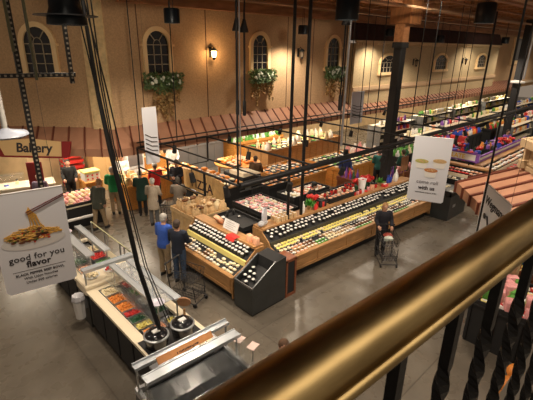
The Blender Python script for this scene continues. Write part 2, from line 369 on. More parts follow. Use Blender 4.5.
# wall sconces
def sconce(loc, lit, label):
    t = thing('wall_sconce', label, 'wall lamp', loc)
    MB().box(-.05, -.02, -.16, .05, 0, .16).build('back_plate', MATBLK, t)
    MB().tube([(0, -.02, .1), (0, -.12, .2), (0, -.2, .12)], .012, 6).build('arm', MATBLK, t)
    MB().lathe([(.03, .14), (.12, .06), (.13, .04)], (0, -.2, 0), 10).build('cap', MATBLK, t)
    MB().lathe([(.06, -.15), (.085, .04)], (0, -.2, 0), 8).build('lantern_glass', mat('lit lantern', (1, .62, .25), emit=14) if lit else mat('unlit lantern', (.2, .15, .1), .2), t)
    MB().lathe([(.02, -.24), (.07, -.15)], (0, -.2, 0), 8).build('finial', MATBLK, t)
    if lit:
        l = bpy.data.lights.new('sconce', 'POINT'); l.energy = 18; l.color = (1, .6, .28); l.shadow_soft_size = .06
        o = bpy.data.objects.new('sconce light', l); C.objects.link(o); o.location = (loc[0], loc[1] - .42, loc[2])
sconce((8.46, WY, 5.5), True, 'glowing wall lantern between the two left arched windows')
sconce((12.72, WY, 5.5), False, 'unlit dark wall lantern between two black uprights')
sconce((21.3, FY, 5.05), False, 'unlit dark wall lantern on the stone facade beside the column')
sconce((27.6, FY, 5.05), False, 'unlit dark wall lantern on the stone facade between two small arched windows')

# pendants
def pendant(x, y, z, D=.36, hgt=.34, power=300, label='', bell=False, body=None):
    t = thing('pendant_lamp', label, 'pendant lamp', (x, y, z))
    r = D / 2
    if bell: b = MB().lathe([(r * .85, hgt + .25), (r * .9, hgt * .6), (r * .95, .14), (r * 1.15, .07), (r * 1.2, 0), (r * 1.1, 0), (r * .9, .08), (r * .7, hgt * .4)], n=24)
    else: b = MB().lathe([(r * .9, hgt), (r, hgt * .93), (r, 0), (r * .9, 0), (r * .88, .06)], n=24)
    b.build('lamp_shade', LAMPB, t, True)
    if bell: MB().lathe([(r * 1.9, .075), (r * 1.9, .082), (r * .9, .082), (r * .9, .075)], n=28).build('rim_ring', mat('dark ring', (.05, .055, .065), .4, .4), t, True)
    MB().lathe([(r * .86, .03), (r * .86, .05)], n=20).build('bulb_disc', LAMPE, t)
    MB().tube([(.04, 0, hgt), (.04, 0, 7.46 - z)], .008, 6).build('hanging_rod', BLACK, t)
    MB().tube([(-.04, 0, hgt), (-.04, 0, 7.46 - z)], .008, 6).build('hanging_rod', BLACK, t)
    if power: spot((x, y, z - .02), power, 140)
    return t
pendant(1.49, 4.25, 5.86, .29, .5, 130, 'large bell-shaped black pendant with pale ring above the salad bar', True)
pendant(5.63, 4.15, 6.10, .36, .36, 420, 'cylindrical black pendant nearest to the viewer at the top middle')
pendant(5.22, 8.53, 6.15, .34, .30, 420, 'cylindrical black pendant just right of the leftmost main-wall window')
pendant(11.84, 10.6, 6.13, .36, .30, 420, 'cylindrical black pendant between the two black uprights')
pendant(8.43, 3.16, 6.15, .34, .34, 330, 'cylindrical black pendant at the upper right in front of the joists')
pendant(17.0, 10.2, 6.2, .36, .3, 420, 'small black pendant in front of the dark slate roof left of the column')
pendant(19.8, 9.2, 6.0, .36, .3, 420, 'small black pendant just right of the timber column head')
pendant(23.4, 7.6, 6.0, .36, .3, 420, 'small black pendant in front of the slate roof towards the right')
# pendants further down the hall, hidden behind ceiling timbers or out of frame, light only
for x, y in ((28, 9.5), (34, 9), (42, 9.5), (17, 3), (25, 3.5), (33, 4)): spot((x, y, 6.6), 420, 140)

# column
t = thing('column', 'square black column with a timber head rising behind the cheese island', 'column', (13.25, 7.5, 0), math.radians(-3))
MB().bbox(-.15, -.15, 0, .15, .15, 5.75, .02).build('shaft', MATBLK, t)
MB().bbox(-.2, -.2, 5.72, .2, .2, 5.9, .02).build('collar', MATBLK, t)
MB().box(-.17, -.17, 5.9, .17, .17, 6.45).build('neck', WOODB, t)
MB().box(-.2, -.38, 6.45, .45, .38, 7.44).build('timber_head', mat('column timber', (.24, .095, .03), .6, var=.3, scale=2, stretch=(6, 6, 1)), t)
t = thing('column', 'slender black column with white bracket at the far right', 'column', (25.0, 7.13, 0))
MB().bbox(-.16, -.16, 0, .16, .16, 7.4, .01).build('shaft', MATBLK, t); MB().lathe([(.36, 0), (.36, .07), (.16, .14)], (0, 0, 4.1), 14).build('bracket', WHITE, t)
tag(MB().tube([(24.72, 6.8, 4.3), (24.72, 6.8, 7.4)], .06, 8).build('conduit', STEEL, smooth=True), 'shiny steel conduit rising beside the slender far-right column', 'pipe')

# ------------------------------------------------------------------ overhead pipe grid with track heads
FZ = 3.0
def pipe(a, b, r, name, label, group=None, m=BLACK):
    o = MB().tube([a, b], r, 8).build(name, m, smooth=True); return tag(o, label, 'pipe' if 'pipe' in name or 'rail' in name else 'rod', group)
gx = (5.12, 7.5, 10.0, 12.45, 14.9, 17.4)
t = thing('overhead_pipe_grid', 'black overhead pipe grid hanging over the cheese island and olive counters', 'pipe grid', (5.12, 6.15, FZ))
def gp(name, a, b, r): MB().tube([Vector(a) - Vector((5.12, 6.15, FZ)), Vector(b) - Vector((5.12, 6.15, FZ))], r, 8).build(name, BLACK, t, True)
gp('main_beam', (5.12, 6.15, FZ), (26, 6.1, FZ), .07); gp('main_beam', (5.12, 6.15, FZ - .13), (26, 6.1, FZ - .13), .02)
gp('main_beam', (5.12, 10.6, FZ), (26, 10.6, FZ), .035); gp('main_beam', (5.12, 10.6, FZ + .14), (26, 10.6, FZ + .14), .02)
for x in gx: gp('cross_beam', (x, 6.15, FZ), (x, 10.6, FZ), .03)
gp('cross_beam', (5.9, 6.15, FZ), (5.9, 10.6, FZ), .02)
gp('lower_rail', (5.12, 7.4, 2.45), (5.12, 10.6, 2.45), .02); gp('lower_rail', (5.12, 10.6, 2.2), (7.5, 10.6, 2.2), .015)
for x, y in ((5.12, 10.6), (5.12, 9.0), (5.12, 7.4), (7.5, 10.6)): gp('drop_post', (x, y, 2.2 if y == 10.6 else 2.45), (x, y, FZ), .03)
grp_rod = 'thin hanger rods of the pipe grid'
for i, (x, y, r) in enumerate(((5.12, 6.2, .022), (5.22, 10.6, .014), (6.41, 10.6, .014), (8.47, 6.2, .012), (8.75, 6.2, .010), (14.96, 10.6, .014), (16.45, 10.6, .014), (17.3, 10.6, .012),
                               (12.19, 6.2, .012), (13.03, 6.2, .02), (14.64, 6.2, .012), (15.21, 6.2, .012), (15.9, 6.2, .012), (17.62, 6.2, .04), (22.1, 6.2, .03), (10.1, 6.2, .01), (9.3, 6.2, .01), (20.8, 10.6, .014), (23.7, 10.6, .012))):
    pipe((x, y, FZ + .03), (x, y, 7.44), r, 'hanger_rod', 'thin black rod hanging from the ceiling down to the overhead pipe grid', grp_rod)
pipe((7.6, 7.08, 1.26), (7.6, 7.08, 7.44), .04, 'black_upright', 'thick black upright from the cheese island ledge to the ceiling, left one of the pair')
pipe((8.12, 7.06, 1.26), (8.12, 7.06, 7.44), .045, 'black_upright', 'thick black upright from the cheese island ledge to the ceiling, right one of the pair')
pipe((5.27, 6.3, 3.4), (5.27, 6.3, 7.44), .012, 'steel_rod', 'shiny steel rod hanging beside the left front corner of the pipe grid', m=STEEL)
pipe((8.3, 6.0, 3.4), (8.3, 6.0, 7.0), .03, 'steel_pipe', 'shiny silver pipe hanging right of the rightmost planter window', m=STEEL)
def plug_cable(x, y, z, label):
    t = thing('cord_with_plug', label, 'cord', (x, y, z))
    MB().tube([(0, 0, .35), (0, 0, 2.25), (.02, 0, 2.6), (.12, .05, 2.9)], .02, 6).build('cord', BLACK, t, True)
    MB().lathe([(.02, .38), (.04, .33), (.04, .02), (.025, 0)], n=10).build('plug', MATBLK, t, True)
    MB().lathe([(.03, 2.15), (.1, 1.9), (.1, 1.87), (.03, 1.87)], n=10).build('bell_cap', MATBLK, t, True)
plug_cable(6.33, 7.66, 4.15, 'black cord ending in a plug, left of the pair beside the second arched window')
plug_cable(6.50, 7.60, 4.12, 'black cord ending in a plug, right of the pair beside the second arched window')
plug_cable(8.04, 5.94, 4.3, 'black cord with plug hanging in front of the window next to the facade')
def track_head(x, y, z, aim, i, power):
    t = thing('track_light', 'black cylindrical track light head under the pipe grid', 'spotlight', (x, y, z), 0, 'track light heads of the pipe grid')
    MB().tube([(0, 0, 0), (0, 0, -.14)], .012, 6).build('stem', BLACK, t)
    q = (Vector(aim) - Vector((x, y, z - .2))).normalized()
    a = Vector((0, 0, -.2)); MB().tube([a - q * .1, a + q * .12], [.06, .075], 10).build('head', MATBLK, t, True)
    spot(tuple(Vector((x, y, z - .2)) + q * .14), power, 95, .7, (1, .86, .68), aim, .05)
for i, x in enumerate((6.6, 8.6, 10.6, 12.6)): track_head(x, 6.12, FZ - .13, (x + .2, 6.7, 1), i, 42)
for i, (x, y) in enumerate(((5.12, 7.9), (5.12, 6.6))): track_head(x, y, FZ - .02, (5.5, y - .1, .9), i, 45)
for i, (x, y) in enumerate(((6.3, 10.6), (8.4, 10.6), (10.8, 10.6), (13.2, 10.6), (15.6, 10.6), (18, 10.6))): track_head(x, y, FZ - .02, (x + .3, y + .8, .9), i, 60)
for i, (x, y) in enumerate(((7.5, 8.6), (10, 8.6), (12.45, 8.6), (14.9, 8.6), (17.4, 8.2))): track_head(x, y, FZ - .02, (x - .4, y, 1), i, 60)
for i, x in enumerate((16.5, 18.8, 21, 23.4)): track_head(x, 6.12, FZ - .13, (x, 5.3, 1), i, 60)

# perforated struts and cables at the left
def holes(axis):
    M_ = mat('perforated black steel %d' % axis, (.012, .012, .013), .45, .2); nt = M_.node_tree
    if len(nt.nodes) > 3: return M_
    tc = nt.nodes.new('ShaderNodeTexCoord'); sp = nt.nodes.new('ShaderNodeSeparateXYZ'); nt.links.new(tc.outputs['Object'], sp.inputs[0])
    def mth(op, a, b_=None):
        n = nt.nodes.new('ShaderNodeMath'); n.operation = op
        for i_, v in enumerate((a, b_)):
            if v is None: continue
            if isinstance(v, (int, float)): n.inputs[i_].default_value = v
            else: nt.links.new(v, n.inputs[i_])
        return n.outputs[0]
    stp = mth('LESS_THAN', mth('FRACT', mth('MULTIPLY', sp.outputs[axis], 17)), .42)
    wid = mth('LESS_THAN', mth('ABSOLUTE', sp.outputs[2 if axis == 0 else 0]), .013)
    mxx = nt.nodes.new('ShaderNodeMix'); mxx.data_type = 'RGBA'; mxx.inputs[6].default_value = (.012, .012, .013, 1); mxx.inputs[7].default_value = (.30, .26, .20, 1); nt.links.new(mth('MULTIPLY', stp, wid), mxx.inputs[0])
    nt.links.new(mxx.outputs[2], nt.nodes['Principled BSDF'].inputs['Base Color']); return M_
def strut(a, b, wd, label):
    t = thing('perforated_strut', label, 'strut', a); a = Vector(a); d = Vector(b) - a; L = d.length; u = d.normalized()
    MB().bar((0, 0, 0), d, wd).build('channel', holes(0 if abs(d.x) > abs(d.z) else 2), t)
strut((1.4, 5.83, 3.55), (1.4, 5.83, 7.4), .055, 'vertical perforated black strut at the left, hanging in front of the bakery sign')
strut((1.95, 5.68, 5.22), (1.95, 5.68, 7.4), .045, 'short vertical perforated black strut under the bell-shaped pendant')
strut((.75, 5.93, 5.33), (1.98, 5.62, 5.33), .05, 'horizontal perforated black strut crossing below the leftmost arched window')
pipe((1.52, 5.62, 5.28), (1.52, 5.62, 7.4), .018, 'green_rod', 'thin olive-grey rod in front of the leftmost arched window', m=mat('olive rod', (.12, .12, .06), .5))
pipe((1.36, 5.75, 5.6), (1.36, 5.75, 7.4), .018, 'green_rod', 'thin olive-grey rod beside the vertical perforated strut', m=mat('olive rod', (.12, .12, .06), .5))
tag(MB().tube([(.95, 4.93, 4.84), (.95, 4.93, 7.4)], .028, 10).build('white_stem', mat('dull white tube', (.34, .33, .30), .5), smooth=True), 'white tubular stem hanging above the white saucer at the left edge', 'pipe')
t = thing('saucer_lamp', 'white saucer-shaped fitting at the left edge above the bakery sign', 'lamp', (.95, 4.93, 4.78))
MB().lathe([(.19, 0), (.215, .02), (.2, .045), (.06, .07), (.03, .09)], n=24).build('saucer', mat('cool white', (.30, .33, .40), .4), t, True)
# bundle of black cable that drops to the hot bar
tag(MB().tube([(2.06, 5.38, 7.4), (2.1, 5.40, 6.2), (2.14, 5.39, 5.15), (2.2, 5.37, 4.4), (2.27, 5.35, 3.78), (2.38, 5.30, 2.57), (2.60, 5.30, 1.42), (2.70, 5.33, 1.0)], [.02, .022, .028, .034, .038, .038, .04, .03], 8).build('cable_bundle', BLACK, smooth=True),
    'thick black cable bundle slanting from the ceiling down to the soup kettles', 'cable')
for i, (dx, dz) in enumerate(((.10, .4), (.16, 0), (-.06, .2))):
    tag(MB().tube([(2.0 + dx * 2, 5.38, 7.4), (2.05 + dx * .9, 5.38, 6.3), (2.14 + dx * .45, 5.39, 5.3), (2.2 + dx * .4, 5.37, 4.4), (2.29 + dx * .45, 5.33, 3.7), (2.42 + dx * .6, 5.28, 2.5), (2.66 + dx * .8, 5.2, 1.4)], .009, 6).build('thin_cable', BLACK, smooth=True),
        'thin black cable running down beside the thick slanting cable bundle', 'cable', 'thin cables beside the bundle')
tag(MB().tube([(2.35, 5.3, 7.4), (2.2, 5.45, 6.8), (2.16, 5.5, 6.2), (2.3, 5.5, 5.2), (2.42, 5.5, 4.2)], .01, 6).build('hanging_cable', BLACK, smooth=True), 'thin looped black cable in front of the stone quoins', 'cable')

# ------------------------------------------------------------------ multi-deck island cases
def case(name, label, loc, rz, L, d1, d2, d3, wood=WOOD, strip=YEL):
    t = thing(name, label, 'display case', loc, rz)
    MB().box(.03, .16, 0, L - .03, d3 - .03, .30).build('plinth', MATBLK, t)
    b = MB().box(0, 0, .28, L, .05, .66); b.box(0, -.015, .28, L, 0, .36); b.box(0, -.03, .64, L, .08, .71)
    for k in range(int(L / 1.2) + 1): x = min(k * 1.2, L - .05); b.box(x, -.02, .36, x + .05, 0, .64)
    b.build('front_panel', wood, t)
    MB().prism([(.05, .30), (.05, .64), (.08, .64), (.08, .66), (d1, .80), (d1, .91), (d2, 1.09), (d2, 1.18), (d3 - .02, 1.18), (d3 - .02, .30)], 'x', 0.03, L - .03).build('shelf_deck', MATBLK, t)
    MB().prism([(d1 - .02, .81), (d1 - .005, .94), (d1 + .045, .94), (d1 + .045, .92), (d1, .91), (d1, .81)], 'x', .03, L - .03).build('price_strip', strip, t)
    MB().box(0, d2 - .02, 1.19, L, d3, 1.25).build('ledge', wood, t)
    for x0_, x1_ in ((-.03, 0), (L, L + .03)):
        MB().prism([(0, .14), (0, .70), (d1 - .05, .86), (d1 + .02, .97), (d2 - .02, 1.16), (d2 - .02, 1.20), (d3, 1.20), (d3, .14)], 'x', x0_, x1_).build('end_panel', wood, t)
    return Matrix.Translation(loc) @ Matrix.Rotation(rz, 4, 'Z')
def zdeck(y, d1, d2):  # height of the stepped deck
    return .66 + (y - .08) / (d1 - .08) * .14 if y < d1 else .91 + (y - d1) / (d2 - d1) * .18
# product shapes
_pm = {}
def pmesh(kind, c):
    k = kind + c
    if k in _pm: return _pm[k]
    b = MB()
    if kind == 'cup':     # black tub with a domed white lid
        b.lathe([(.042, 0), (.054, .05), (.056, .056), (.044, .058)], n=10); b.mi = 1; b.lathe([(.043, .055), (.043, .066), (.030, .080), (.005, .084)], n=10); ms = [color('black'), color(c)]
    elif kind == 'tub': b.lathe([(.040, 0), (.052, .045)], n=10); b.mi = 1; b.lathe([(.054, .045), (.054, .058), (.03, .064)], n=10); ms = [color('white'), color(c)]
    elif kind == 'wedge': b.prism([(-.05, -.05), (.06, -.035), (.06, .035), (-.05, .05)], 'z', 0, .045); b.mi = 1; b.box(-.03, -.025, .045, .035, .025, .048); ms = [color(c), color('white')]
    elif kind == 'packet': b.bbox(-.055, -.04, 0, .055, .04, .04, .012); b.mi = 1; b.box(-.035, -.02, .04, .03, .02, .043); ms = [color(c), color('white')]
    elif kind == 'carton': b.bbox(-.09, -.06, 0, .09, .06, .2, .008); b.mi = 1; b.box(-.06, -.063, .05, .06, -.058, .14); ms = [color(c), color('cream')]
    elif kind == 'tray': b.prism([(-.11, 0), (.11, 0), (.13, .05), (-.13, .05)], 'y', -.09, .09); b.mi = 1; b.ball((0, 0, .05), .10, .07, .035, 8); ms = [color('black'), color(c)]
    elif kind == 'loaf': b.ball((0, 0, .05), .10, .06, .05, 10); b.mi = 1; b.ball((0, 0, .085), .05, .012, .02, 6); ms = [color(c), color('cream')]
    elif kind == 'roll': b.ball((0, 0, .045), .06, .055, .045, 8); ms = [color(c)]
    elif kind == 'bag': b.rings([(0, 0, 0, .09, .05), (0, 0, .08, .11, .06), (.01, 0, .17, .09, .045), (0, 0, .22, .05, .02), (0, 0, .26, .08, .015)], 10); ms = [color(c)]
    elif kind == 'jar': b.lathe([(.035, 0), (.04, .01), (.04, .09), (.03, .11)], n=10); b.mi = 1; b.lathe([(.034, .11), (.034, .135)], n=10); ms = [color(c), color('black')]
    elif kind == 'bottle': b.lathe([(.035, 0), (.038, .02), (.038, .17), (.014, .22), (.013, .29), (.015, .3)], n=10); ms = [color(c)]
    elif kind == 'bouquet':
        b.lathe([(.05, 0), (.07, .14)], n=8); b.mi = 1; r_ = random.Random(len(k))
        for i in range(9): b.ball((r_.uniform(-.09, .09), r_.uniform(-.09, .09), .2 + r_.uniform(-.04, .08)), .055, n=6)
        ms = [color('darkgreen'), color(c)]
    _pm[k] = b.mesh(kind, ms, True); return _pm[k]
_first = {}
def put(kind, c, p, rz=0, label='', cat='', group=None, s=1.0, name=None):
    o = link(name or {'cup': 'deli_cup', 'tub': 'cheese_tub', 'wedge': 'cheese_wedge', 'packet': 'cheese_packet', 'carton': 'carton', 'tray': 'food_tray', 'loaf': 'bread_loaf', 'roll': 'bread_roll', 'bag': 'paper_bag', 'jar': 'jar', 'bottle': 'bottle', 'bouquet': 'bouquet'}[kind], pmesh(kind, c), None, p, rz)
    o.scale = (s, s, s); return tag(o, label, cat, group)
def fill_row(M, kinds, x0, x1, y, step, d1, d2, rz, where, jit=.008, s=1.0, skip=.04, block=0):
    n = int((x1 - x0) / step); cur = None
    for i in range(n):
        if random.random() < skip: continue
        if block:
            if i % block == 0 or cur is None: cur = random.choice(kinds)
            kind, c = cur
        else: kind, c = random.choice(kinds)
        p = M @ Vector((x0 + (i + .5) * step + random.uniform(-jit, jit), y + random.uniform(-jit, jit), zdeck(y + .05 * s, d1, d2) + .002))
        nm = dict(cup='black tub with white lid', tub='%s-lidded round tub' % c, wedge='%s cheese wedge in film' % c, packet='%s flat packet' % c)[kind]
        put(kind, c, p, rz + random.uniform(-.15, .15), nm + ' on ' + where, {'cup': 'tub', 'tub': 'tub', 'wedge': 'cheese', 'packet': 'packet'}[kind], nm + 's on ' + where, s)
# west leg
Lw, W1, W2, W3 = 2.5, .44, .72, 1.0
Mw = case('cheese_case', 'short honey-wood cheese case with yellow price strip, beside the two standing men', (5.1, 8.95, 0), -PI / 2, Lw, W1, W2, W3)
for j, y in enumerate((.53, .615, .70)): fill_row(Mw, [('cup', 'white')], .05 + .06 * (j % 2), Lw - .05, y - .01, .128, W1, W2, -PI / 2, 'the upper step of the short west cheese case', skip=.02, s=1.02, jit=.014)
for j, y in enumerate((.13, .23, .33)): fill_row(Mw, [('wedge', 'tan'), ('tub', 'white'), ('packet', 'cream'), ('tub', 'cream'), ('wedge', 'brown'), ('packet', 'black')], .05, Lw - .05, y, .13, W1, W2, -PI / 2, 'the lower step of the short west cheese case', skip=.08, block=2, s=.9)
# south leg
Ls, S1, S2, S3 = 7.1, .60, .90, 1.27
AS = math.radians(-3)
Ms = case('cheese_case', 'long honey-wood cheese case running away towards the black cooler behind the woman', (6.6, 6.18, 0), AS, Ls, S1, S2, S3, WOOD, mat('dark strip', (.05, .045, .03), .6))
for j, y in enumerate((.70, .785, .865)): fill_row(Ms, [('cup', 'white')], .1 + .06 * (j % 2), Ls - .1, y - .01, .14, S1, S2, AS, 'the upper step of the long cheese case', skip=.10 if j else .2, jit=.022)
for j, y in enumerate((.44, .54)): fill_row(Ms, [('tub', 'yellow'), ('tub', 'yellow'), ('tub', 'yellow'), ('tub', 'cream')], .1, Ls - .1, y, .118, S1, S2, AS, 'the middle row of the long cheese case', s=1.05)
for j, y in enumerate((.13, .23, .33)): fill_row(Ms, [('wedge', 'tan'), ('tub', 'white'), ('packet', 'green'), ('wedge', 'cream'), ('packet', 'brown'), ('packet', 'salmon'), ('tub', 'cream'), ('packet', 'black')], .1, Ls - .1, y, .135, S1, S2, AS, 'the lower step of the long cheese case', block=3)

def corner_bin(loc, rz, label, wx=1.05, wy=.63, seed=0, items='white'):
    t = thing('cooler_bin', label, 'cooler', loc, rz); e = .035
    # local x runs from the low open front (0) to the high back (wx)
    prof = [(0, .05), (0, .70), (.5, .98), (.72, 1.12), (wx, 1.16), (wx, .05)]
    MB().prism(prof, 'y', 0, e).build('side_panel', GREYB, t); MB().prism(prof, 'y', wy - e, wy).build('side_panel', GREYB, t)
    MB().box(0, e, .05, e, wy - e, .68).build('front_panel', GREYB, t)
    MB().prism([(e, .05), (e, .58), (.70, .84), (.72, 1.12), (wx, 1.16), (wx, .05)], 'y', e, wy - e).build('cabinet_body', MATBLK, t)
    MB().box(.02, .02, 0, wx - .02, wy - .02, .05).build('plinth', MATBLK, t)
    b = MB().bar((.02, e / 2, .73), (.72, e / 2, 1.14), .02); b.bar((.02, wy - e / 2, .73), (.72, wy - e / 2, 1.14), .02); b.bar((.02, 0, .72), (.02, wy, .72), .025); b.build('rim', STEEL if False else GREYM, t)
    M = Matrix.Translation(loc) @ Matrix.Rotation(rz, 4, 'Z'); r_ = random.Random(seed)
    for i in range(4):
        for j in range(4):
            if r_.random() < .25: continue
            x = .13 + i * .125; p = M @ Vector((x, .09 + j * .14 + (i % 2) * .03 - .01, .585 + (x + .05) * .39 + .012))
            put('cup', items, p, 0, 'white-lidded tub in ' + label.split(',')[0], 'tub', 'white-lidded tubs in ' + label.split(',')[0], .95)
GREYB = mat('charcoal panel', (.035, .038, .038), .35, .1, var=.2, scale=3)
corner_bin((5.1, 5.73, 0), 0, 'the charcoal cooler bin, low and open, at the near corner of the cheese island', seed=4)
t = thing('end_cabinet', 'narrow wood-edged black end panel beside the charcoal corner bin', 'cabinet', (6.19, 5.75, 0))
b = MB().box(0, 0, 0, .06, .42, 1.0); b.box(.3, 0, 0, .36, .42, 1.0); b.box(0, 0, .95, .36, .42, 1.02); b.box(.06, .0, 0, .3, .02, .08); b.build('wood_frame', WOODD, t)
MB().box(.06, .015, .08, .3, .4, .95).build('black_inset', MATBLK, t)
t = thing('cooler', 'large square black cooler at the far end of the cheese island', 'cooler', (13.80, 5.2, 0), 0)
MB().bbox(0, 0, 0, 1.5, 1.0, .9, .03).build('cabinet_body', GREYB, t)
b = MB().prism([(0, .9), (0, 1.02), (.05, 1.02), (.05, .9)], 'x', 0, 1.5); b.box(0, .95, .9, 1.5, 1.0, 1.12); b.box(0, 0, .9, .05, 1, 1.08); b.box(1.45, 0, .9, 1.5, 1, 1.12); b.build('rim', BLACK, t)
MB().box(.08, .08, .9, 1.42, .92, .93).build('tray_liner', GREYM, t)
MB().box(.3, -.015, .45, .5, 0, .55).build('badge', STEEL, t)
for i in range(8): put(random.choice(['tub', 'packet']), random.choice(['white', 'salmon', 'cream']), (13.95 + (i % 4) * .3, 5.4 + (i // 4) * .35, .935), 0, 'small tub or packet lying in the far black cooler', 'packet', 'packets in the far black cooler', 1.4)
t = thing('display_board', 'small white card standing behind the far black cooler', 'sign', (14.3, 6.35, 0)); MB().box(0, 0, 0, .3, .03, 1.35).build('card', WHITE, t)

# ------------------------------------------------------------------ people
def bake(o, voxel, smooth_it=2):
    m = o.modifiers.new('r', 'REMESH'); m.mode = 'VOXEL'; m.voxel_size = voxel; m.use_smooth_shade = True
    if smooth_it: s = o.modifiers.new('s', 'SMOOTH'); s.iterations = smooth_it; s.factor = .5
    dg = bpy.context.evaluated_depsgraph_get(); me = bpy.data.meshes.new_from_object(o.evaluated_get(dg)); o.modifiers.clear()
    old = o.data; o.data = me; return me
PANTS = dict(khaki=(.30, .22, .13), jeans=(.04, .07, .13), black=(.012, .012, .014), grey=(.10, .10, .10), beige=(.42, .33, .22))
def person(label, loc, yaw, h=1.7, top=(.1, .1, .1), pants='black', hair=(.1, .06, .03), arms='relaxed', lean=0, coat=.92, hat=None, step=.0, group=None, longhair=False, fine=.022, apron=None, look=0):
    # local frame: facing +Y
    t = thing('person', label, 'person', loc, yaw, group); s = h / 1.75
    def L(p):  # lean forward about the hips, then scale
        x, y, z = p
        if lean and z > .95:
            a = lean; dz = z - .95; y, z = y + math.sin(a) * dz, .95 + math.cos(a) * dz
        return Vector((x * s, y * s, z * s))
    if arms == 'relaxed': J = [((sx * .185, 0, 1.41), (sx * .235, -.02, 1.14), (sx * .24, .06, .90)) for sx in (-1, 1)]
    elif arms == 'forward': J = [((sx * .185, 0, 1.41), (sx * .24, .06, 1.16), (sx * .20, .30, 1.06)) for sx in (-1, 1)]
    elif arms == 'reach': J = [((-.185, 0, 1.41), (-.23, .02, 1.15), (-.18, .24, 1.05)), ((.185, 0, 1.41), (.24, .18, 1.22), (.2, .42, 1.16))]
    else: J = [((sx * .185, 0, 1.41), (sx * .23, .04, 1.15), (sx * .08, .22, 1.12)) for sx in (-1, 1)]
    def legpts(sx): return [(sx * .09, 0, .93), (sx * .10, .015 + sx * step * .5, .5), (sx * .10, sx * step - .01, .09)]
    def parts(b, inf, arm=True, torso=True, legs=True, zlow=.84, wristcut=1.0, anklez=.09, hip=1.0, head=False):
        if torso:
            rg = [(0, 0, .84, .155, .11), (0, 0, .95, .165, .115), (0, .0, 1.08, .145, .105), (0, 0, 1.22, .16, .112), (0, 0, 1.34, .175, .11), (0, -.005, 1.42, .155, .085), (0, -.01, 1.465, .07, .06)]
            if zlow < .84: rg = [(0, 0, zlow, .18, .135)] + [(0, 0, .84, .17, .125)] + rg[1:]
            n = 16; vs = []
            for x, y, z, rx, ry in rg:
                for i in range(n): a = 2 * PI * i / n; vs.append(tuple(L((x + (rx + inf) * math.cos(a), y + (ry + inf) * math.sin(a), z))))
            k = len(rg); b.add(vs, [(j * n + i, j * n + (i + 1) % n, (j + 1) * n + (i + 1) % n, (j + 1) * n + i) for j in range(k - 1) for i in range(n)] + [tuple(range(n - 1, -1, -1)), tuple(range((k - 1) * n, k * n))])
        if arm:
            for a, e, w_ in J:
                a, e, w_ = L(a), L(e), L(w_); w2 = e + (w_ - e) * wristcut
                b.tube([a + (a - e) * .02 - Vector((a.x * .35, 0, 0)), a, (a + e) / 2, e, (e + w2) / 2, w2], [(r + inf) * s for r in (.055, .056, .048, .042, .038, .028 + inf * .3)], 10)
        if legs:
            for sx in (-1, 1):
                P = [L(p) for p in legpts(sx)]; b.tube([P[0] + Vector((0, 0, .04)), (P[0] + P[1]) / 2, P[1], (P[1] + P[2]) / 2, P[2]], [(r + inf) * s for r in (.088, .078, .056, .054, .038 + inf)], 10)
        if head:
            c = L((0, .01, 1.61)); b.tube([L((0, -.01, 1.40)), L((0, .0, 1.56))], [.062 * s, .055 * s], 10)
            b.ball(c + Vector((0, 0, .02)), .078 * s, .095 * s, .105 * s, 14); b.ball(c + Vector((0, .025 * s, -.055 * s)), .055 * s, .062 * s, .06 * s, 12)
            b.ball(c + Vector((0, .1 * s, -.01)), .014 * s, .02 * s, .024 * s, 8)
            for sx in (-1, 1): b.ball(c + Vector((sx * .082 * s, -.005, -.005)), .012, .02, .03, 6)
    b = MB(); parts(b, 0, head=True); o = b.build('body', SKIN, t); me = bake(o, fine)
    # hands, eyes and mouth joined into the body mesh
    x = MB()
    for a, e, w_ in J:
        e, w_ = L(e), L(w_); d = (w_ - e).normalized(); sx = 1 if w_.x > 0 else -1
        side = Vector((0, 1, 0)) if abs(d.z) > .7 else Vector((sx, 0, 0)); side = (side - d * side.dot(d)).normalized(); nn = d.cross(side) * (1 if d.z < -.7 else 1)
        if nn.z > 0: nn = -nn
        p0 = w_ - d * .02; x.tube([p0, w_ + d * .02, w_ + d * .06, w_ + d * .085], [.026 * s, .036 * s, .042 * s, .036 * s], 8, asp=.5)
        for f, (off, ln) in enumerate(((-.030, .065), (-.010, .078), (.010, .072), (.029, .055))):
            q = w_ + d * .075 + side * off * s; x.tube([q, q + d * ln * .45 * s, q + (d * .75 + nn * .35) * ln * s, q + (d * .8 + nn * .75) * ln * s], [.0095 * s, .009 * s, .008 * s, .006 * s], 6)
        q = w_ + d * .02 - side * sx * .02; x.tube([q, q - side * .03 * s + d * .03 * s, q - side * .04 * s + (d + nn * .3) * .055 * s], [.012 * s, .011 * s, .008 * s], 6)
    x.mi = 1; c = L((0, .01, 1.61))
    for sx in (-1, 1): x.ball(c + Vector((sx * .03 * s, .088 * s, .018)), .013, .007, .008, 6)
    x.mi = 2; x.ball(c + Vector((0, .086 * s, -.06 * s)), .024, .006, .007, 6)
    xm = x.mesh('x', [SKIN, mat('eye dark', (.02, .015, .01), .3), mat('lips', (.35, .10, .09), .5)], True)
    bm = bmesh.new(); bm.from_mesh(me); bm.from_mesh(xm); me2 = bpy.data.meshes.new('body'); 
    for m_ in (SKIN, mat('eye dark', (.02, .015, .01)), mat('lips', (.35, .10, .09))): me2.materials.append(m_)
    bm.to_mesh(me2); bm.free(); o.data = me2
    tm = mat('cloth %.2f %.2f %.2f' % top, top, .85, var=.15, scale=30); pm = mat('trouser ' + pants, PANTS[pants], .85, var=.15, scale=30)
    b = MB(); parts(b, .022, legs=False, zlow=coat, wristcut=.97); o = b.build('jacket', tm, t); bake(o, fine)
    b = MB(); parts(b, .016, arm=False, torso=False)
    b.rings([(0, 0, .80 * s, .165 * s, .125 * s), (0, 0, .97 * s, .182 * s, .13 * s)]); o = b.build('trousers', pm, t); bake(o, fine)
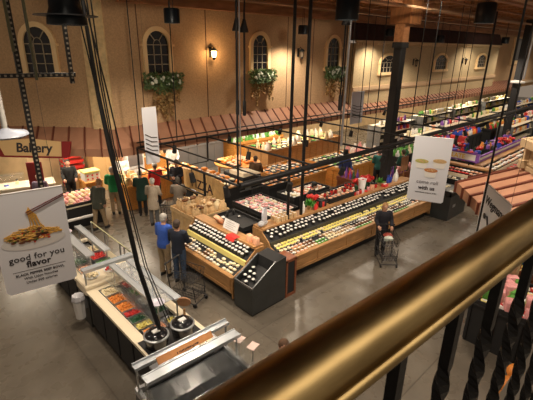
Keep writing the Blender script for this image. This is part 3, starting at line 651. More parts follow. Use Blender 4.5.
    for sx in (-1, 1):
        p = L(legpts(sx)[2]); q = MB(); q.rings([(p.x, p.y + .05, 0, .045, .125), (p.x, p.y + .055, .03, .048, .13), (p.x, p.y + .03, .065, .045, .09), (p.x, p.y, .1, .045, .05)], 12)
        q.build('shoe', MATBLK, t, True)
    hc = L((0, -.012, 1.655)); q = MB(); q.ball(hc, .092 * s, .100 * s, .098 * s, 14)
    if longhair: q.ball(hc + Vector((0, -.045, -.09)), .095 * s, .07 * s, .13 * s, 12)
    else: q.ball(hc + Vector((0, -.03, -.05)), .083 * s, .072 * s, .08 * s, 12)
    q.build('hair', mat('hair %.2f %.2f' % hair[:2], hair, .8, var=.3, scale=40), t, True)
    if hat:
        q = MB(); 
        if hat[0] == 'cap': q.ball(hc + Vector((0, .01, .02)), .1 * s, .11 * s, .085 * s, 14); q.rings([(0, hc.y + .12, hc.z + .0, .075, .06), (0, hc.y + .12, hc.z + .015, .07, .055)])
        else: q.lathe([(.16, 0), (.16, .012), (.1, .02), (.1, .17), (.0, .175)], tuple(hc + Vector((0, 0, .03))), 16)
        q.build('cap' if hat[0] == 'cap' else 'hat', mat('hat %.2f' % hat[1][0], hat[1], .8), t, True)
    return t
PPL = 'shoppers'
person('grey-haired person in bright blue jacket and khaki trousers at the short cheese case', (4.62, 8.62, 0), -1.2, 1.75, (.03, .09, .42), 'khaki', (.42, .40, .37), 'fold', lean=.12, fine=.018)
person('person in navy sweater and jeans seen from behind, beside the bright blue jacket', (4.74, 8.10, 0), -1.0, 1.74, (.012, .018, .035), 'jeans', (.06, .04, .03), 'forward', fine=.018)
person('blonde person in a black jacket pushing a small cart along the long cheese case', (9.97, 5.52, 0), 2.35, 1.62, (.014, .014, .022), 'black', (.42, .24, .10), 'forward', fine=.018, longhair=True, lean=.1)
person('stooping person in a dark olive coat and brown trousers walking by the pale bread table', (4.55, 12.6, 0), -1.1, 1.72, (.05, .055, .04), 'khaki', (.30, .18, .10), 'relaxed', lean=.28, step=.16, coat=.75)
person('person in a bright green shirt and khaki trousers with back turned, at the wooden cabinet', (5.5, 13.5, 0), -.5, 1.76, (.01, .22, .07), 'khaki', (.42, .38, .32), 'forward')
person('white-haired person in a long dark green coat beside the one in beige', (6.15, 12.75, 0), -.6, 1.68, (.012, .045, .035), 'black', (.62, .56, .48), 'forward', coat=.6)
person('grey-haired person in a beige coat leaning on a walking cart', (6.02, 11.7, 0), -.8, 1.66, (.34, .28, .21), 'grey', (.48, .46, .42), 'forward', coat=.62, lean=.12)
person('person in a red jacket and white cap at the pastry table', (7.0, 13.25, 0), -.4, 1.68, (.62, .02, .02), 'black', (.2, .15, .1), 'reach', hat=('cap', (.75, .73, .7)))
person('dark-haired person in a grey-brown coat with a backpack near the paper bread bags', (6.75, 11.3, 0), -.6, 1.66, (.16, .13, .10), 'black', (.05, .04, .03), 'forward', coat=.65)
person('dark-haired person in black clothing at the near end of the pizza counter', (7.72, 12.95, 0), 2.2, 1.74, (.015, .015, .02), 'black', (.03, .02, .015), 'fold')
person('person in white with a teal cap behind the pastry table', (9.0, 15.35, 0), 2.6, 1.74, (.7, .68, .64), 'black', (.1, .07, .04), 'forward', hat=('cap', (.02, .30, .33)))
person('person in a white baker shirt with tan cap behind the bread table', (6.6, 15.1, 0), 2.6, 1.7, (.75, .73, .7), 'grey', (.3, .2, .1), 'fold', hat=('cap', (.5, .3, .15)))
person('person in brown jacket and beige trousers left of the orange wood counter', (10.35, 11.45, 0), -1.0, 1.74, (.09, .045, .02), 'beige', (.05, .03, .02), 'forward')
person('person in a dark blue shirt and tall black hat among the olive counters', (13.45, 9.45, 0), 2.6, 1.76, (.03, .05, .16), 'black', (.08, .05, .03), 'forward', hat=('top', (.015, .015, .015)))
person('person all in black bending over behind the cheese island ledge', (9.75, 8.2, 0), -2.6, 1.66, (.012, .012, .012), 'black', (.02, .02, .02), 'reach', lean=.3)
person('person in a dark teal shirt near the column, left one of two', (15.1, 8.9, 0), -.7, 1.76, (.015, .10, .085), 'black', (.05, .03, .02), 'fold')
person('person in a dark green apron near the column, right one of two', (15.9, 8.25, 0), -.2, 1.72, (.012, .07, .05), 'black', (.07, .05, .03), 'fold')
person('dark-haired person in black behind the bakery counter below the sign', (4.75, 15.6, 0), 2.9, 1.72, (.012, .012, .014), 'black', (.03, .02, .015), 'forward')
person('person with a bald pale head and purple-grey shirt at the bakery counter', (3.5, 14.7, 0), -.5, 1.62, (.2, .15, .22), 'black', (.5, .32, .24), 'fold')
person('brown-haired person beside the black hot case, mostly hidden by the brass rail', (3.66, 3.40, 0), 2.4, 1.60, (.12, .11, .10), 'black', (.10, .05, .025), 'relaxed')
for i, (x, y, tc, la, hc_) in enumerate(((20.6, 7.5, (.03, .06, .42), 'person in a vivid blue top behind the chocolate counter sign', (.03, .02, .02)), (22.2, 8.3, (.45, .03, .03), 'person in a red top further behind the chocolate counter', (.1, .07, .05)),
        (24.5, 6.9, (.20, .08, .35), 'person in a purple top by the far packets', (.05, .03, .02)), (19.2, 9.3, (.6, .55, .5), 'person in a pale top between the column and the chocolate counter', (.2, .1, .05)),
        (32.0, 8.9, (.02, .02, .02), 'person in black among the far shelves', (.02, .02, .02)), (33.6, 9.3, (.05, .06, .16), 'person in dark navy far away on the right among the shelves', (.03, .02, .02)))):
    person(la, (x, y, 0), i * 1.3, 1.72, tc, 'black', hc_, 'fold', fine=.03)

# ------------------------------------------------------------------ shopping carts
def cart(loc, rz, label, twotier=False):
    t = thing('shopping_cart', label, 'shopping cart', loc, rz); m = mat('cart wire', (.06, .06, .065), .35, .6)
    # local: handle at -Y, nose at +Y
    f = MB()
    for sx in (-.24, .24):
        f.tube([(sx, .36, .1), (sx, -.30, .12), (sx * 1.0, -.36, .5), (sx, -.42, .96)], .014, 6)
        f.tube([(sx * .8, .34, .14), (sx * .9, .30, .55)], .012, 6)
    f.tube([(-.24, .36, .1), (.24, .36, .1)], .014, 6); f.build('frame', m, t, True)
    MB().tube([(-.27, -.43, .97), (.27, -.43, .97)], .02, 8).build('handle', MATBLK, t, True)
    def basket(name, z0, z1, y0, y1, w0, w1, n=7):
        b = MB(); r = .005
        for z, f_ in ((z0, 0), ((z0 + z1) / 2, .5), (z1, 1)):
            w_ = w0 + (w1 - w0) * f_; a = y0 - .04 * f_; c = y1 + .04 * f_; b.tube([(-w_, a, z), (w_, a, z), (w_ * .9, c, z), (-w_ * .9, c, z)], r * (1.8 if f_ != .5 else 1), 5, closed=True)
        for i in range(n + 1):
            y = y0 + (y1 - y0) * i / n
            for sx in (-1, 1): b.tube([(sx * w0 * .97, y, z0), (sx * w1 * .97, y + (y - (y0 + y1) / 2) * .1, z1)], r, 4)
            b.tube([(-w0, y, z0), (w0, y, z0)], r, 4)
        for i in range(5):
            x = -w0 * .8 + 1.6 * w0 * i / 4; b.tube([(x, y0, z0), (x, y1, z0)], r, 4); b.tube([(x, y1, z0), (x, y1 + .04, z1)], r, 4); b.tube([(x, y0, z0), (x, y0 - .04, z1)], r, 4)
        b.build(name, m, t)
    basket('basket', .62, .86, -.28, .30, .20, .24); basket('lower_basket', .2, .36, -.25, .32, .19, .22)
    for sx in (-.22, .22):
        for y in (-.3, .34): MB().tube([(sx - .015, y, .055), (sx + .015, y, .055)], .055, 12).build('wheel', MATBLK, t, True)
    return t
cart((4.45, 7.28, 0), math.radians(200), 'empty black wire shopping cart beside the man in jeans')
cart((9.62, 5.10, 0), math.radians(135), 'small wire shopping cart with a white bag, pushed by the blonde person')
q = MB(); r_ = random.Random(3)
for k in range(9): q.ball((r_.uniform(-.08, .08), r_.uniform(-.08, .08), .08 + r_.uniform(-.03, .05)), .07, .06, .06, 8)
o = q.build('shopping_bag', mat('white bag', (.62, .68, .60), .5), None, True, (9.60, 5.06, .65)); bake(o, .014, 1); tag(o, 'crumpled white shopping bag in the basket of the small cart', 'bag')
q = MB().lathe([(.03, 0), (.10, .02), (.14, .07), (.10, .12), (.03, .14)], n=14); tag(q.build('purse', mat('red leather', (.35, .07, .05), .4), None, True, (9.80, 5.22, .65)), 'reddish purse in the basket of the small cart', 'purse')
cart((6.35, 11.15, 0), math.radians(-40), 'small dark walking cart in front of the person in beige')

# ------------------------------------------------------------------ hot and cold food bars
FOODN = dict(orange='roast sweet potato', green='green salad', red='cut red pepper', cream='pale pasta salad', yellow='yellow corn', salmon='orange shrimp', darkgreen='dark greens', brown='brown stew', white='white rice')
def food_pan(x, y, z, wx, wy, c, label, seed):
    t = thing('food_pan', label, 'food pan', (x, y, z))
    b = MB(); e = .012
    b.box(-wx / 2, -wy / 2, -.10, wx / 2, wy / 2, -.095)
    for a in ((-wx / 2, -wy / 2, -wx / 2 + e, wy / 2), (wx / 2 - e, -wy / 2, wx / 2, wy / 2), (-wx / 2, -wy / 2, wx / 2, -wy / 2 + e), (-wx / 2, wy / 2 - e, wx / 2, wy / 2)): b.box(a[0], a[1], -.10, a[2], a[3], .008)
    b.build('pan', STEEL, t)
    r_ = random.Random(seed); q = MB()
    for k in range(int(wx * wy * 900)):
        u = r_.uniform(-.44, .44); v = r_.uniform(-.44, .44); q.ball((u * wx, v * wy, -.03 + .03 * math.cos(u * 3) * math.cos(v * 3) + r_.uniform(-.01, .012)), r_.uniform(.018, .032), r_.uniform(.015, .03), .016, 6)
    q.box(-wx / 2 + e, -wy / 2 + e, -.09, wx / 2 - e, wy / 2 - e, -.035)
    o = q.build('food', color(c), t, True); tag(o, kind='stuff')
    MB().tube([(wx * .2, wy * .1, -.01), (wx * .35, wy * .3, .06), (wx * .1, wy * .55, .14)], .006, 6).build('serving_spoon', STEEL, t, True)
def long_bar(x0, x1, y0, y1, label, z=.92, counter=CREAM):
    t = thing('food_bar', label, 'food bar', (x0, y0, 0)); W_, L_ = x1 - x0, y1 - y0
    MB().box(.06, .06, 0, W_ - .06, L_ - .06, .12).build('plinth', MATBLK, t)
    b = MB(); e = .03
    b.box(0.03, .03, .12, W_ - .03, .06, z - .06); b.box(.03, L_ - .06, .12, W_ - .03, L_ - .03, z - .06); b.box(.03, .06, .12, .06, L_ - .06, z - .06); b.box(W_ - .06, .06, .12, W_ - .03, L_ - .06, z - .06)
    b.build('side_panels', GREYB, t)
    for k in range(int(L_ / .62)):
        y = .08 + k * .62; MB().bbox(-.0, y, .16, .03, y + .56, z - .1, .006).build('door', MATBLK, t)
    b = MB(); b.box(0, 0, z - .06, .2, L_, z); b.box(W_ - .16, 0, z - .06, W_, L_, z); b.box(.2, 0, z - .06, W_ - .16, .12, z); b.box(.2, L_ - .12, z - .06, W_ - .16, L_, z)
    b.build('counter', counter, t)
    MB().box(.2, .12, z - .14, W_ - .16, L_ - .12, z - .115).build('well', STEEL, t)
    return t
def guard(x, y0, y1, z0, zt, label, w=.16, lean=.0, glass=True):  # sneeze guard shelf on uprights
    t = thing('sneeze_guard', label, 'sneeze guard', (x, y0, z0)); L_ = y1 - y0; h = zt - z0
    b = MB().box(-w / 2, 0, h - .03, w / 2, L_, h); b.box(-w / 2 - .015, 0, h - .045, -w / 2, L_, h + .012); b.box(w / 2, 0, h - .045, w / 2 + .015, L_, h + .012)
    b.build('shelf_channel', mat('pale steel', (.52, .56, .60), .35, .5), t)
    for y in (.05, L_ / 2, L_ - .05): MB().tube([(0, y, 0), (0, y, h - .04)], .016, 8).build('upright', STEEL, t)
    if glass: MB().prism([(-w / 2, h), (-w / 2 - .01, h), (-w / 2 - .16, h - .26), (-w / 2 - .15, h - .26)], 'y', .03, L_ - .03).build('glass_panel', GLASS, t)
    return t
long_bar(2.32, 3.45, 5.05, 7.75, 'cream-topped hot food bar with orange and yellow dishes, ending at the soup kettles')
long_bar(2.34, 3.45, 8.35, 10.3, 'cream-topped cold salad bar behind the left hanging poster')
guard(2.90, 5.75, 7.72, .80, 1.36, 'long pale steel sneeze guard shelf along the middle of the near food bar', w=.10)
t = thing('glass_shelf', 'flat clear glass shelf between the two steel rails of the near food bar', 'glass shelf', (2.975, 5.78, 1.325)); MB().box(0, 0, 0, .23, 1.9, .008).build('glass', mat('grey glass', (.62, .68, .74), .08, trans=.6, alpha=.6), t)
for y in (.3, .95, 1.6): MB().box(0, y, .008, .23, y + .02, .014).build('cross_strip', STEEL, t)
guard(3.28, 5.75, 7.72, .88, 1.33, 'long pale steel sneeze guard shelf on the aisle side of the near food bar', w=.10, glass=False)
guard(2.72, 8.4, 10.2, .80, 1.36, 'steel sneeze guard shelf on the left side of the far salad bar')
guard(3.10, 8.4, 10.2, .80, 1.36, 'steel sneeze guard shelf on the right side of the far salad bar', w=.12, glass=False)
t = thing('glass_screen', 'yellowish slanting glass screen lit along the aisle side of the far salad bar', 'glass screen', (3.47, 8.3, 0))
MB().prism([(0, 1.33), (.02, 1.34), (.30, .96), (.28, .95)], 'y', 0, 2.0).build('glass', mat('yellow tinted glass', (.62, .60, .36), .2, trans=.1, alpha=.85), t)
for y in (.05, 1.0, 1.95): MB().bar((-.01, y, .9), (0, y, 1.33), .03).build('post', STEEL, t)
for y in (.05, 1.0, 1.95): MB().bar((.29, y, 0), (.29, y, .95), .03).build('leg', STEEL, t)
# link unit between the two bars
t = thing('link_counter', 'white link counter with greens joining the near and far food bars', 'counter', (2.34, 7.78, 0))
MB().box(0, 0, 0, 1.1, .54, .80).build('cabinet_body', GREYB, t); MB().bbox(-.02, 0, .80, 1.12, .54, 1.0, .02).build('counter', CREAM, t)
b = MB().box(.0, .0, 1.33, 1.1, .14, 1.36); b.box(-.01, -.01, 1.31, 1.11, 0, 1.38); b.box(-.01, .14, 1.31, 1.11, .15, 1.38); b.build('shelf_channel', mat('pale steel', (.5, .5, .5)), t)
for x in (.04, 1.06): MB().tube([(x, .07, 1.0), (x, .07, 1.33)], .016, 8).build('upright', STEEL, t)
for k, (x, y, c, l) in enumerate(((2.6, 8.14, 'cream', 'heap of pale pasta salad on a platter at the corner of the link counter'), (3.05, 8.14, 'red', 'platter of bright red peppers under the link shelf'))):
    t = thing('platter', l, 'platter', (x, y, 1.0)); MB().lathe([(.14, 0), (.18, .03), (.17, .03), (.13, .012)], n=20).build('dish', WHITE, t, True)
    q = MB(); r_ = random.Random(k)
    for i in range(70): a = r_.uniform(0, 6.28); d = r_.uniform(0, .13); q.ball((d * math.cos(a), d * math.sin(a), .035 + .07 * (1 - d / .14)), .025, n=6)
    tag(q.build('food', color(c), t, True), kind='stuff')
for i, (y, c) in enumerate(((7.46, 'cream'), (7.10, 'orange'), (6.74, 'orange'), (6.45, 'red'), (6.22, 'darkgreen'), (5.98, 'yellow'))):
    wy = .34 if i < 3 else .21; food_pan(2.69, y, .925, .32, wy, c, 'pan of %s on the counter side of the near bar, %s' % (FOODN[c], ['farthest', 'second', 'third', 'fourth', 'fifth', 'nearest'][i]), i)
for i, (x, c) in enumerate(((2.66, 'orange'), (2.88, 'salmon'), (3.13, 'yellow'))):
    food_pan(x, 5.73 + .01 * i, .925, .2, .22, c, 'small steel pan of %s food at the kettle end of the near food bar, %s' % (c, ['left', 'middle', 'right'][i]), 20 + i)
for i, (y, c) in enumerate(((7.45, 'red'), (7.05, 'green'), (6.65, 'white'), (6.25, 'darkgreen'))):
    food_pan(3.12, y, .925, .28, .32, c, '%s in a steel pan under the guard of the near food bar, %s' % (FOODN[c], ['farthest', 'second', 'third', 'nearest'][i]), 40 + i)
for i, (x, y, c) in enumerate(((2.68, 8.68, 'salmon'), (2.68, 9.12, 'darkgreen'), (2.68, 9.55, 'white'), (3.12, 8.68, 'green'), (3.12, 9.12, 'red'), (3.12, 9.55, 'cream'))):
    food_pan(x, y, .925, .36, .36, c, '%s in a steel pan of the far salad bar, %s column' % (FOODN[c], 'left' if x < 3 else 'right'), 60 + i)
for nm, x, y, z, r, l in (('plate_disc', 2.90, 5.80, 1.37, .13, 'round white disc lying on the near sneeze guard shelf'), ('plate_disc', 2.72, 9.95, 1.37, .16, 'round pale lilac disc at the far end of the salad bar')):
    t = thing(nm, l, 'plate', (x, y, z)); MB().lathe([(r * .6, 0), (r, .02), (r * .97, .03), (r * .55, .012)], n=22).build('dish', mat('lilac china', (.55, .53, .62), .3), t, True)
t = thing('wooden_paddle', 'oval brown wooden paddle sign standing by the small pans', 'sign', (3.38, 5.72, .92), -.7)
MB().box(-.02, -.02, 0, .02, .02, .14).build('stem', WOOD, t); q = MB(); q.M = Matrix.Translation((0, 0, .30)) @ Matrix.Rotation(.35, 4, 'X'); q.tube([(0, -.012, 0), (0, .012, 0)], .13, 20); q.build('paddle', mat('paddle wood', (.40, .20, .10), .6, var=.15), t)
# kettles
t = thing('kettle_counter', 'black counter block that carries the two soup kettles', 'counter', (2.28, 4.74, 0)); MB().box(0, 0, 0, 1.2, .29, .84).build('cabinet_body', GREYB, t); MB().bbox(-.02, 0, .84, 1.22, .29, .88, .01).build('counter', STEEL, t)
def kettle(x, y, l):
    t = thing('soup_kettle', l, 'kettle', (x, y, .945 if y > 5.05 else .885))
    MB().lathe([(.17, 0), (.19, .03), (.20, .17), (.21, .19)], n=26).build('kettle_body', mat('kettle black', (.015, .015, .017), .2), t, True)
    MB().lathe([(.215, .19), (.215, .205), (.19, .215)], n=26).build('rim', GREYM, t, True)
    MB().lathe([(.188, .215), (.17, .245), (.11, .265), (.02, .27)], n=26).build('lid', mat('lid black', (.012, .012, .014), .12), t, True)
    MB().bbox(-.065, -.045, .265, .065, .045, .29, .008).build('lid_label', WHITE, t)
    MB().tube([(-.07, .06, .255), (-.07, .075, .30), (.07, .075, .30), (.07, .06, .255)], .01, 6).build('lid_handle', MATBLK, t, True)
t = thing('kettle_shelf', 'low steel stand under the soup kettles at the end of the hot bar', 'stand', (2.36, 5.16, .922)); MB().bbox(0, 0, 0, 1.0, .43, .015, .005).build('tray', MATBLK, t)
kettle(2.58, 5.32, 'round black soup kettle with glossy lid and white label, left one of two')
kettle(3.07, 5.29, 'round black soup kettle with glossy lid and white label, right one of two')
# homestyle hot case
t = thing('hot_case', 'black and glass hot case with two pale steel shelves and an orange sign board', 'hot case', (1.82, 3.72, 0), math.radians(-2.5))
MB().box(.05, .05, 0, 1.55, .95, .1).build('plinth', MATBLK, t)
MB().bbox(0, 0, .1, 1.6, 1.0, .82, .02).build('cabinet_body', GREYB, t)
b = MB().box(0, 0, .82, 1.6, .06, .92); b.box(0, .94, .82, 1.6, 1.0, .92); b.box(0, .06, .82, .06, .94, .92); b.box(1.54, .06, .82, 1.6, .94, .92); b.build('well_frame', STEEL, t)
for i in range(4): MB().prism([(.07 + i * .372, .84), (.43 + i * .372, .84), (.42 + i * .372, .825), (.08 + i * .372, .825)], 'y', .08, .92).build('dark_tray', mat('tray enamel', (.03, .032, .035), .2), t)
PS = mat('pale steel', (.52, .56, .60), .35, .5)
b = MB().box(-.02, .84, 1.38, 1.62, .93, 1.40); b.box(-.02, .93, 1.36, 1.62, .945, 1.43); b.box(-.02, .825, 1.36, 1.62, .84, 1.41); b.build('upper_shelf', PS, t)
b = MB().box(0, .50, 1.36, 1.6, .66, 1.38); b.box(0, .485, 1.34, 1.6, .50, 1.40); b.box(0, .66, 1.34, 1.6, .675, 1.39); b.build('lower_shelf', PS, t)
for x in (.02, 1.58):
    for y in (.88, .58): MB().tube([(x, y, .9), (x, y, 1.38)], .016, 8).build('upright', STEEL, t)
MB().prism([(0.02, .92), (.03, .92), (.43, 1.33), (.42, 1.34)], 'x', .0, 1.6).build('glass_front', GLASS, t)
for x in (0, .53, 1.06, 1.592): MB().add([(x, .03, .92), (x, .9, .92), (x, .9, 1.36), (x, .44, 1.35), (x + .006, .03, .92), (x + .006, .9, .92), (x + .006, .9, 1.36), (x + .006, .44, 1.35)], [(0, 1, 2, 3), (4, 7, 6, 5), (0, 4, 5, 1), (1, 5, 6, 2), (2, 6, 7, 3), (3, 7, 4, 0)]).build('glass_divider', GLASS, t)
so = MB().prism([(.70, 1.40), (.775, 1.475), (.785, 1.465), (.71, 1.39)], 'x', .28, 1.22).build('sign_board', mat('orange wood board', (.62, .28, .10), .5, var=.15), t); so.rotation_euler = (0, 0, 0)
me = text_mesh('Homestyle', .085, bold=.0035, shear=.25); me.materials.append(mat('sign ink', (.03, .01, .01), .6)); me.transform(Matrix.Translation((.77, .715, 1.415)) @ Matrix.Rotation(math.radians(40), 4, 'X')); link('lettering', me, so)
for i, (x, y, r) in enumerate(((3.50, 4.25, .3), (3.56, 3.98, .25))):
    t = thing('card_holder', 'small pink card on a stem right of the hot case, %s one' % ['upper', 'lower'][i], 'card', (x, y, 0), r)
    MB().tube([(0, 0, 0), (0, 0, 1.18)], .008, 6).build('stem', STEEL, t); MB().box(-.09, -.07, 1.18, .09, .07, 1.19).build('card', mat('pink card', (.72, .55, .50), .6), t)
r_ = random.Random(5)
for i in range(9):
    p = (2.35 + i * .115, 4.80 + (i % 2) * .03, .885)
    o = MB().lathe([(.035, 0), (.055, .05 + (i % 3) * .02), (.05, .05 + (i % 3) * .02)], n=12).build('paper_bowl', color('cream'), None, True, (p[0], 4.86, .885) if False else p) if i in (7, 8) or False else None
    if o: tag(o, 'pale paper bowl stacked beside the right soup kettle', 'bowl', 'paper bowls by the kettles')
# white bin hanging at the bar side
t = thing('waste_bin', 'small white lined waste bin hanging on the cabinet side of the near food bar', 'bin', (2.19, 7.9, .28))
MB().lathe([(.10, 0), (.125, .44), (.13, .46)], n=8).build('bin_body', WHITE, t); MB().box(.10, -.06, .2, .165, .06, .4).build('bracket', STEEL, t); MB().lathe([(.135, .42), (.14, .46), (.12, .54), (.08, .52), (.03, .48)], n=8).build('liner', mat('grey liner', (.45, .45, .48), .5), t)

# ------------------------------------------------------------------ deli tables and counters
def table(name, label, x0, y0, x1, y1, z, m=WOODO, top=None, cat='table', solid=True, lip=True):
    t = thing(name, label, cat, (x0, y0, 0)); W_, L_ = x1 - x0, y1 - y0
    if solid:
        b = MB().box(.04, .04, 0, W_ - .04, L_ - .04, z - .05)
        n = int(L_ / .5)
        for k in range(n + 1): y = .03 + (L_ - .11) * k / max(n, 1); b.box(.015, y, .05, .04, y + .05, z - .05)
        n = int(W_ / .5)
        for k in range(n + 1): x = .03 + (W_ - .11) * k / max(n, 1); b.box(x, .015, .05, x + .05, .04, z - .05)
        b.build('cabinet_body', m, t)
    else:
        for x in (.05, W_ - .05):
            for y in (.05, L_ - .05): MB().bar((x, y, 0), (x, y, z - .04), .06).build('leg', m, t)
    MB().bbox(0, 0, z - .05, W_, L_, z, .01).build('table_top', top or m, t)
    if lip:
        b = MB().box(0, 0, z, W_, .03, z + .09); b.box(0, L_ - .03, z, W_, L_, z + .09); b.box(0, .03, z, .03, L_ - .03, z + .09); b.box(W_ - .03, .03, z, W_, L_ - .03, z + .09); b.build('lip', m, t)
    return t
KN = dict(cup='tub', tub='tub', wedge='wedge', packet='packet', carton='carton', tray='food tray', loaf='loaf', roll='bread roll', bag='paper bag', jar='jar', bottle='bottle', bouquet='bouquet')
def goods(items, x0, y0, x1, y1, z, dx, dy, where, jit=.02, rz=None, s=1.0, skip=.06, seed=0, smin=.9, smax=1.1):
    r_ = random.Random(seed + int(x0 * 10)); nx = max(1, int((x1 - x0) / dx)); ny = max(1, int((y1 - y0) / dy))
    for i in range(nx):
        for j in range(ny):
            if r_.random() < skip: continue
            kind, c = r_.choice(items); l = '%s %s %s' % (c, KN[kind], where)
            put(kind, c, (x0 + (i + .5) * (x1 - x0) / nx + r_.uniform(-jit, jit), y0 + (j + .5) * (y1 - y0) / ny + r_.uniform(-jit, jit), z), (r_.uniform(0, 6.28) if rz is None else rz + r_.uniform(-.1, .1)), l, KN[kind], '%s %ss %s' % (c, KN[kind], where), s * r_.uniform(smin, smax), name={'packet': 'snack_packet', 'tub': 'snack_tub'}.get(kind))
table('bread_table', 'low dark-fronted bread table with pale rolls at the left behind the poster', 3.75, 13.1, 5.0, 14.5, .78, MATBLK, CREAM)
goods([('roll', 'cream'), ('roll', 'tan'), ('roll', 'pink')], 3.82, 13.15, 4.95, 14.42, .78, .15, .15, 'on the low bread table at the left', s=1.3)
tag(MB().tube([(3.2, 12.75, .5), (4.5, 12.72, .5)], .045, 10).tube([(3.25, 12.75, 0), (3.25, 12.75, .5)], .02, 6).tube([(4.45, 12.72, 0), (4.45, 12.72, .5)], .02, 6).build('bumper_rail', WHITE, smooth=True), 'white tubular bumper rail on short posts in front of the bread table', 'rail')
for i, (x, y) in enumerate(((3.4, 13.1), (3.4, 13.8))):
    t = thing('crate', 'black slatted crate left of the bread table, %s one' % ['front', 'rear'][i], 'crate', (x, y, 0)); b = MB()
    b.box(-.28, -.28, 0, .28, .28, .03)
    for k in range(3): z = .08 + k * .14; b.box(-.28, -.28, z, .28, -.26, z + .09); b.box(-.28, .26, z, .28, .28, z + .09); b.box(-.28, -.26, z, -.26, .26, z + .09); b.box(.26, -.26, z, .28, .26, z + .09)
    for sx in (-.26, .24):
        for sy in (-.26, .24): b.box(sx, sy, 0, sx + .02, sy + .02, .48)
    b.build('crate_slats', MATBLK, t)
    goods([('roll', 'cream'), ('loaf', 'tan')], x - .22, y - .22, x + .22, y + .22, .032, .2, .2, 'in the %s black crate' % ['front', 'rear'][i], s=1.5)
table('wooden_cabinet', 'orange wooden cabinet in front of the person in green', 4.95, 14.6, 5.6, 15.3, 1.0, WOODO, None, 'cabinet', lip=False)
t = thing('cake_stand_box', 'yellow and white cake display box with red dots on the wooden cabinet', 'cake box', (5.0, 14.72, 1.0), 0)
MB().bbox(0, 0, 0, .55, .45, .3, .02).build('box_body', WHITE, t); MB().box(-.02, -.02, .30, .57, .47, .36).build('box_lid', YEL, t)
q = MB()
for i in range(3):
    for j in range(2): MB().ball((.1 + i * .17, -.005, .08 + j * .13), .035, .012, .035, 8).build('red_dot', color('red'), t)
t = thing('tray_rack', 'tall rack of red bakery trays against the deli back wall', 'rack', (5.0, 16.9, 0))
for sx in (0, .75): 
    for sy in (0, .5): MB().box(sx, sy, 0, sx + .04, sy + .04, 1.9).build('upright', GREYM, t)
for k in range(7): MB().prism([(.04, .25 + k * .23), (.75, .25 + k * .23), (.8, .37 + k * .23), (-.01, .37 + k * .23)], 'y', -.02, .5).build('tray', color('red'), t)
table('bakery_cupboard', 'tall tan bakery cupboard under the corner of the awnings', 5.9, 16.2, 7.0, 16.9, 1.85, mat('tan cupboard', (.50, .32, .14), .5), None, 'cupboard', lip=False)
t = thing('bakery_oven', 'white box-shaped bakery oven beside the tan cupboard', 'oven', (7.15, 15.9, 0)); MB().bbox(0, 0, 0, .8, .7, 1.7, .03).build('oven_body', WHITE, t); MB().box(.08, -.02, .9, .72, 0, 1.4).build('oven_door', GREYM, t); MB().tube([(.12, -.05, .86), (.68, -.05, .86)], .015, 6).build('handle', STEEL, t)
t = thing('bakery_counter', 'long cream bakery counter with curved glass below the bakery sign', 'counter', (1.6, 15.9, 0), math.radians(-12))
MB().bbox(0, 0, 0, 2.6, .8, .95, .02).build('cabinet_body', CREAM, t); MB().box(-.03, -.03, .95, 2.63, .83, 1.0).build('counter_top', mat('pale top', (.7, .62, .5), .3), t)
MB().prism([(.0, 1.0), (.02, 1.3), (.15, 1.42), (.5, 1.42), (.5, 1.40), (.16, 1.40), (.035, 1.29), (.015, 1.0)], 'x', .1, 1.7).build('glass_case', GLASS, t)
t = thing('menu_board', 'maroon upright menu board behind the perforated strut at the bakery', 'sign', (3.5, 15.0, 0), -.5); MB().box(-.2, 0, .0, .2, .04, .05).build('foot', MATBLK, t); MB().bbox(-.24, 0, .9, .24, .04, 1.95, .01).build('board', mat('maroon', (.25, .02, .02), .5), t); MB().box(-.03, .01, .05, .03, .03, .9).build('stem', MATBLK, t)
goods([('packet', 'blue'), ('packet', 'white'), ('jar', 'cream')], 2.0, 16.0, 3.9, 16.1, 1.0, .3, .2, 'on the bakery counter edge', s=1.3)
table('cream_table', 'table heaped with cream bread bags beside the white-haired shopper', 5.95, 13.4, 6.8, 14.8, .85, WOODO)
goods([('bag', 'cream'), ('loaf', 'cream'), ('bag', 'tan')], 6.0, 13.45, 6.75, 14.75, .86, .2, .24, 'on the cream bread-bag table', s=1.25)
table('pastry_table', 'wide wooden pastry table full of orange and cream pastries', 7.1, 13.7, 9.2, 14.8, .9, WOODO)
goods([('roll', 'orange'), ('roll', 'salmon'), ('loaf', 'tan'), ('roll', 'cream'), ('tray', 'orange')], 7.15, 13.75, 9.15, 14.75, .91, .17, .17, 'on the wide pastry table', s=1.35)
table('bag_table', 'wooden table piled with brown paper bread bags at the end of the short cheese case', 5.95, 9.15, 7.2, 10.5, .98, TAN)
goods([('bag', 'tan'), ('bag', 'cream'), ('bag', 'tan')], 6.0, 9.2, 7.15, 10.45, .98, .24, .2, 'on the paper-bag table', s=1.2, jit=.04)
goods([('loaf', 'brown'), ('loaf', 'tan')], 6.1, 9.25, 7.1, 10.3, 1.22, .3, .26, 'lying on top of the paper bags', s=1.2, jit=.04, skip=.3)
t = thing('pizza_counter', 'honey wooden counter with painted PIZZA lettering and vertical boards', 'counter', (8.1, 13.1, 0), -PI / 2)
b = MB(); L_ = 2.5
for k in range(11): x = k * L_ / 11; b.bbox(x + .005, 0, .50, x + L_ / 11 - .005, .05, 1.28 + .14 * math.sin(PI * (k + .5) / 11), .006)
b.build('board_front', mat('board wood', (.48, .30, .12), .55, var=.2, scale=4), t); MB().box(.02, .05, 0, L_ - .02, 1.0, 1.05).build('cabinet_body', MATBLK, t); MB().bbox(0, .05, 1.05, L_, 1.05, 1.1, .01).build('counter_top', WOOD, t)
lettering('PIZZA', .50, mat('sign ink', (.03, .01, .01), .6), t, 1.2, .72, -.006, bold=.008)
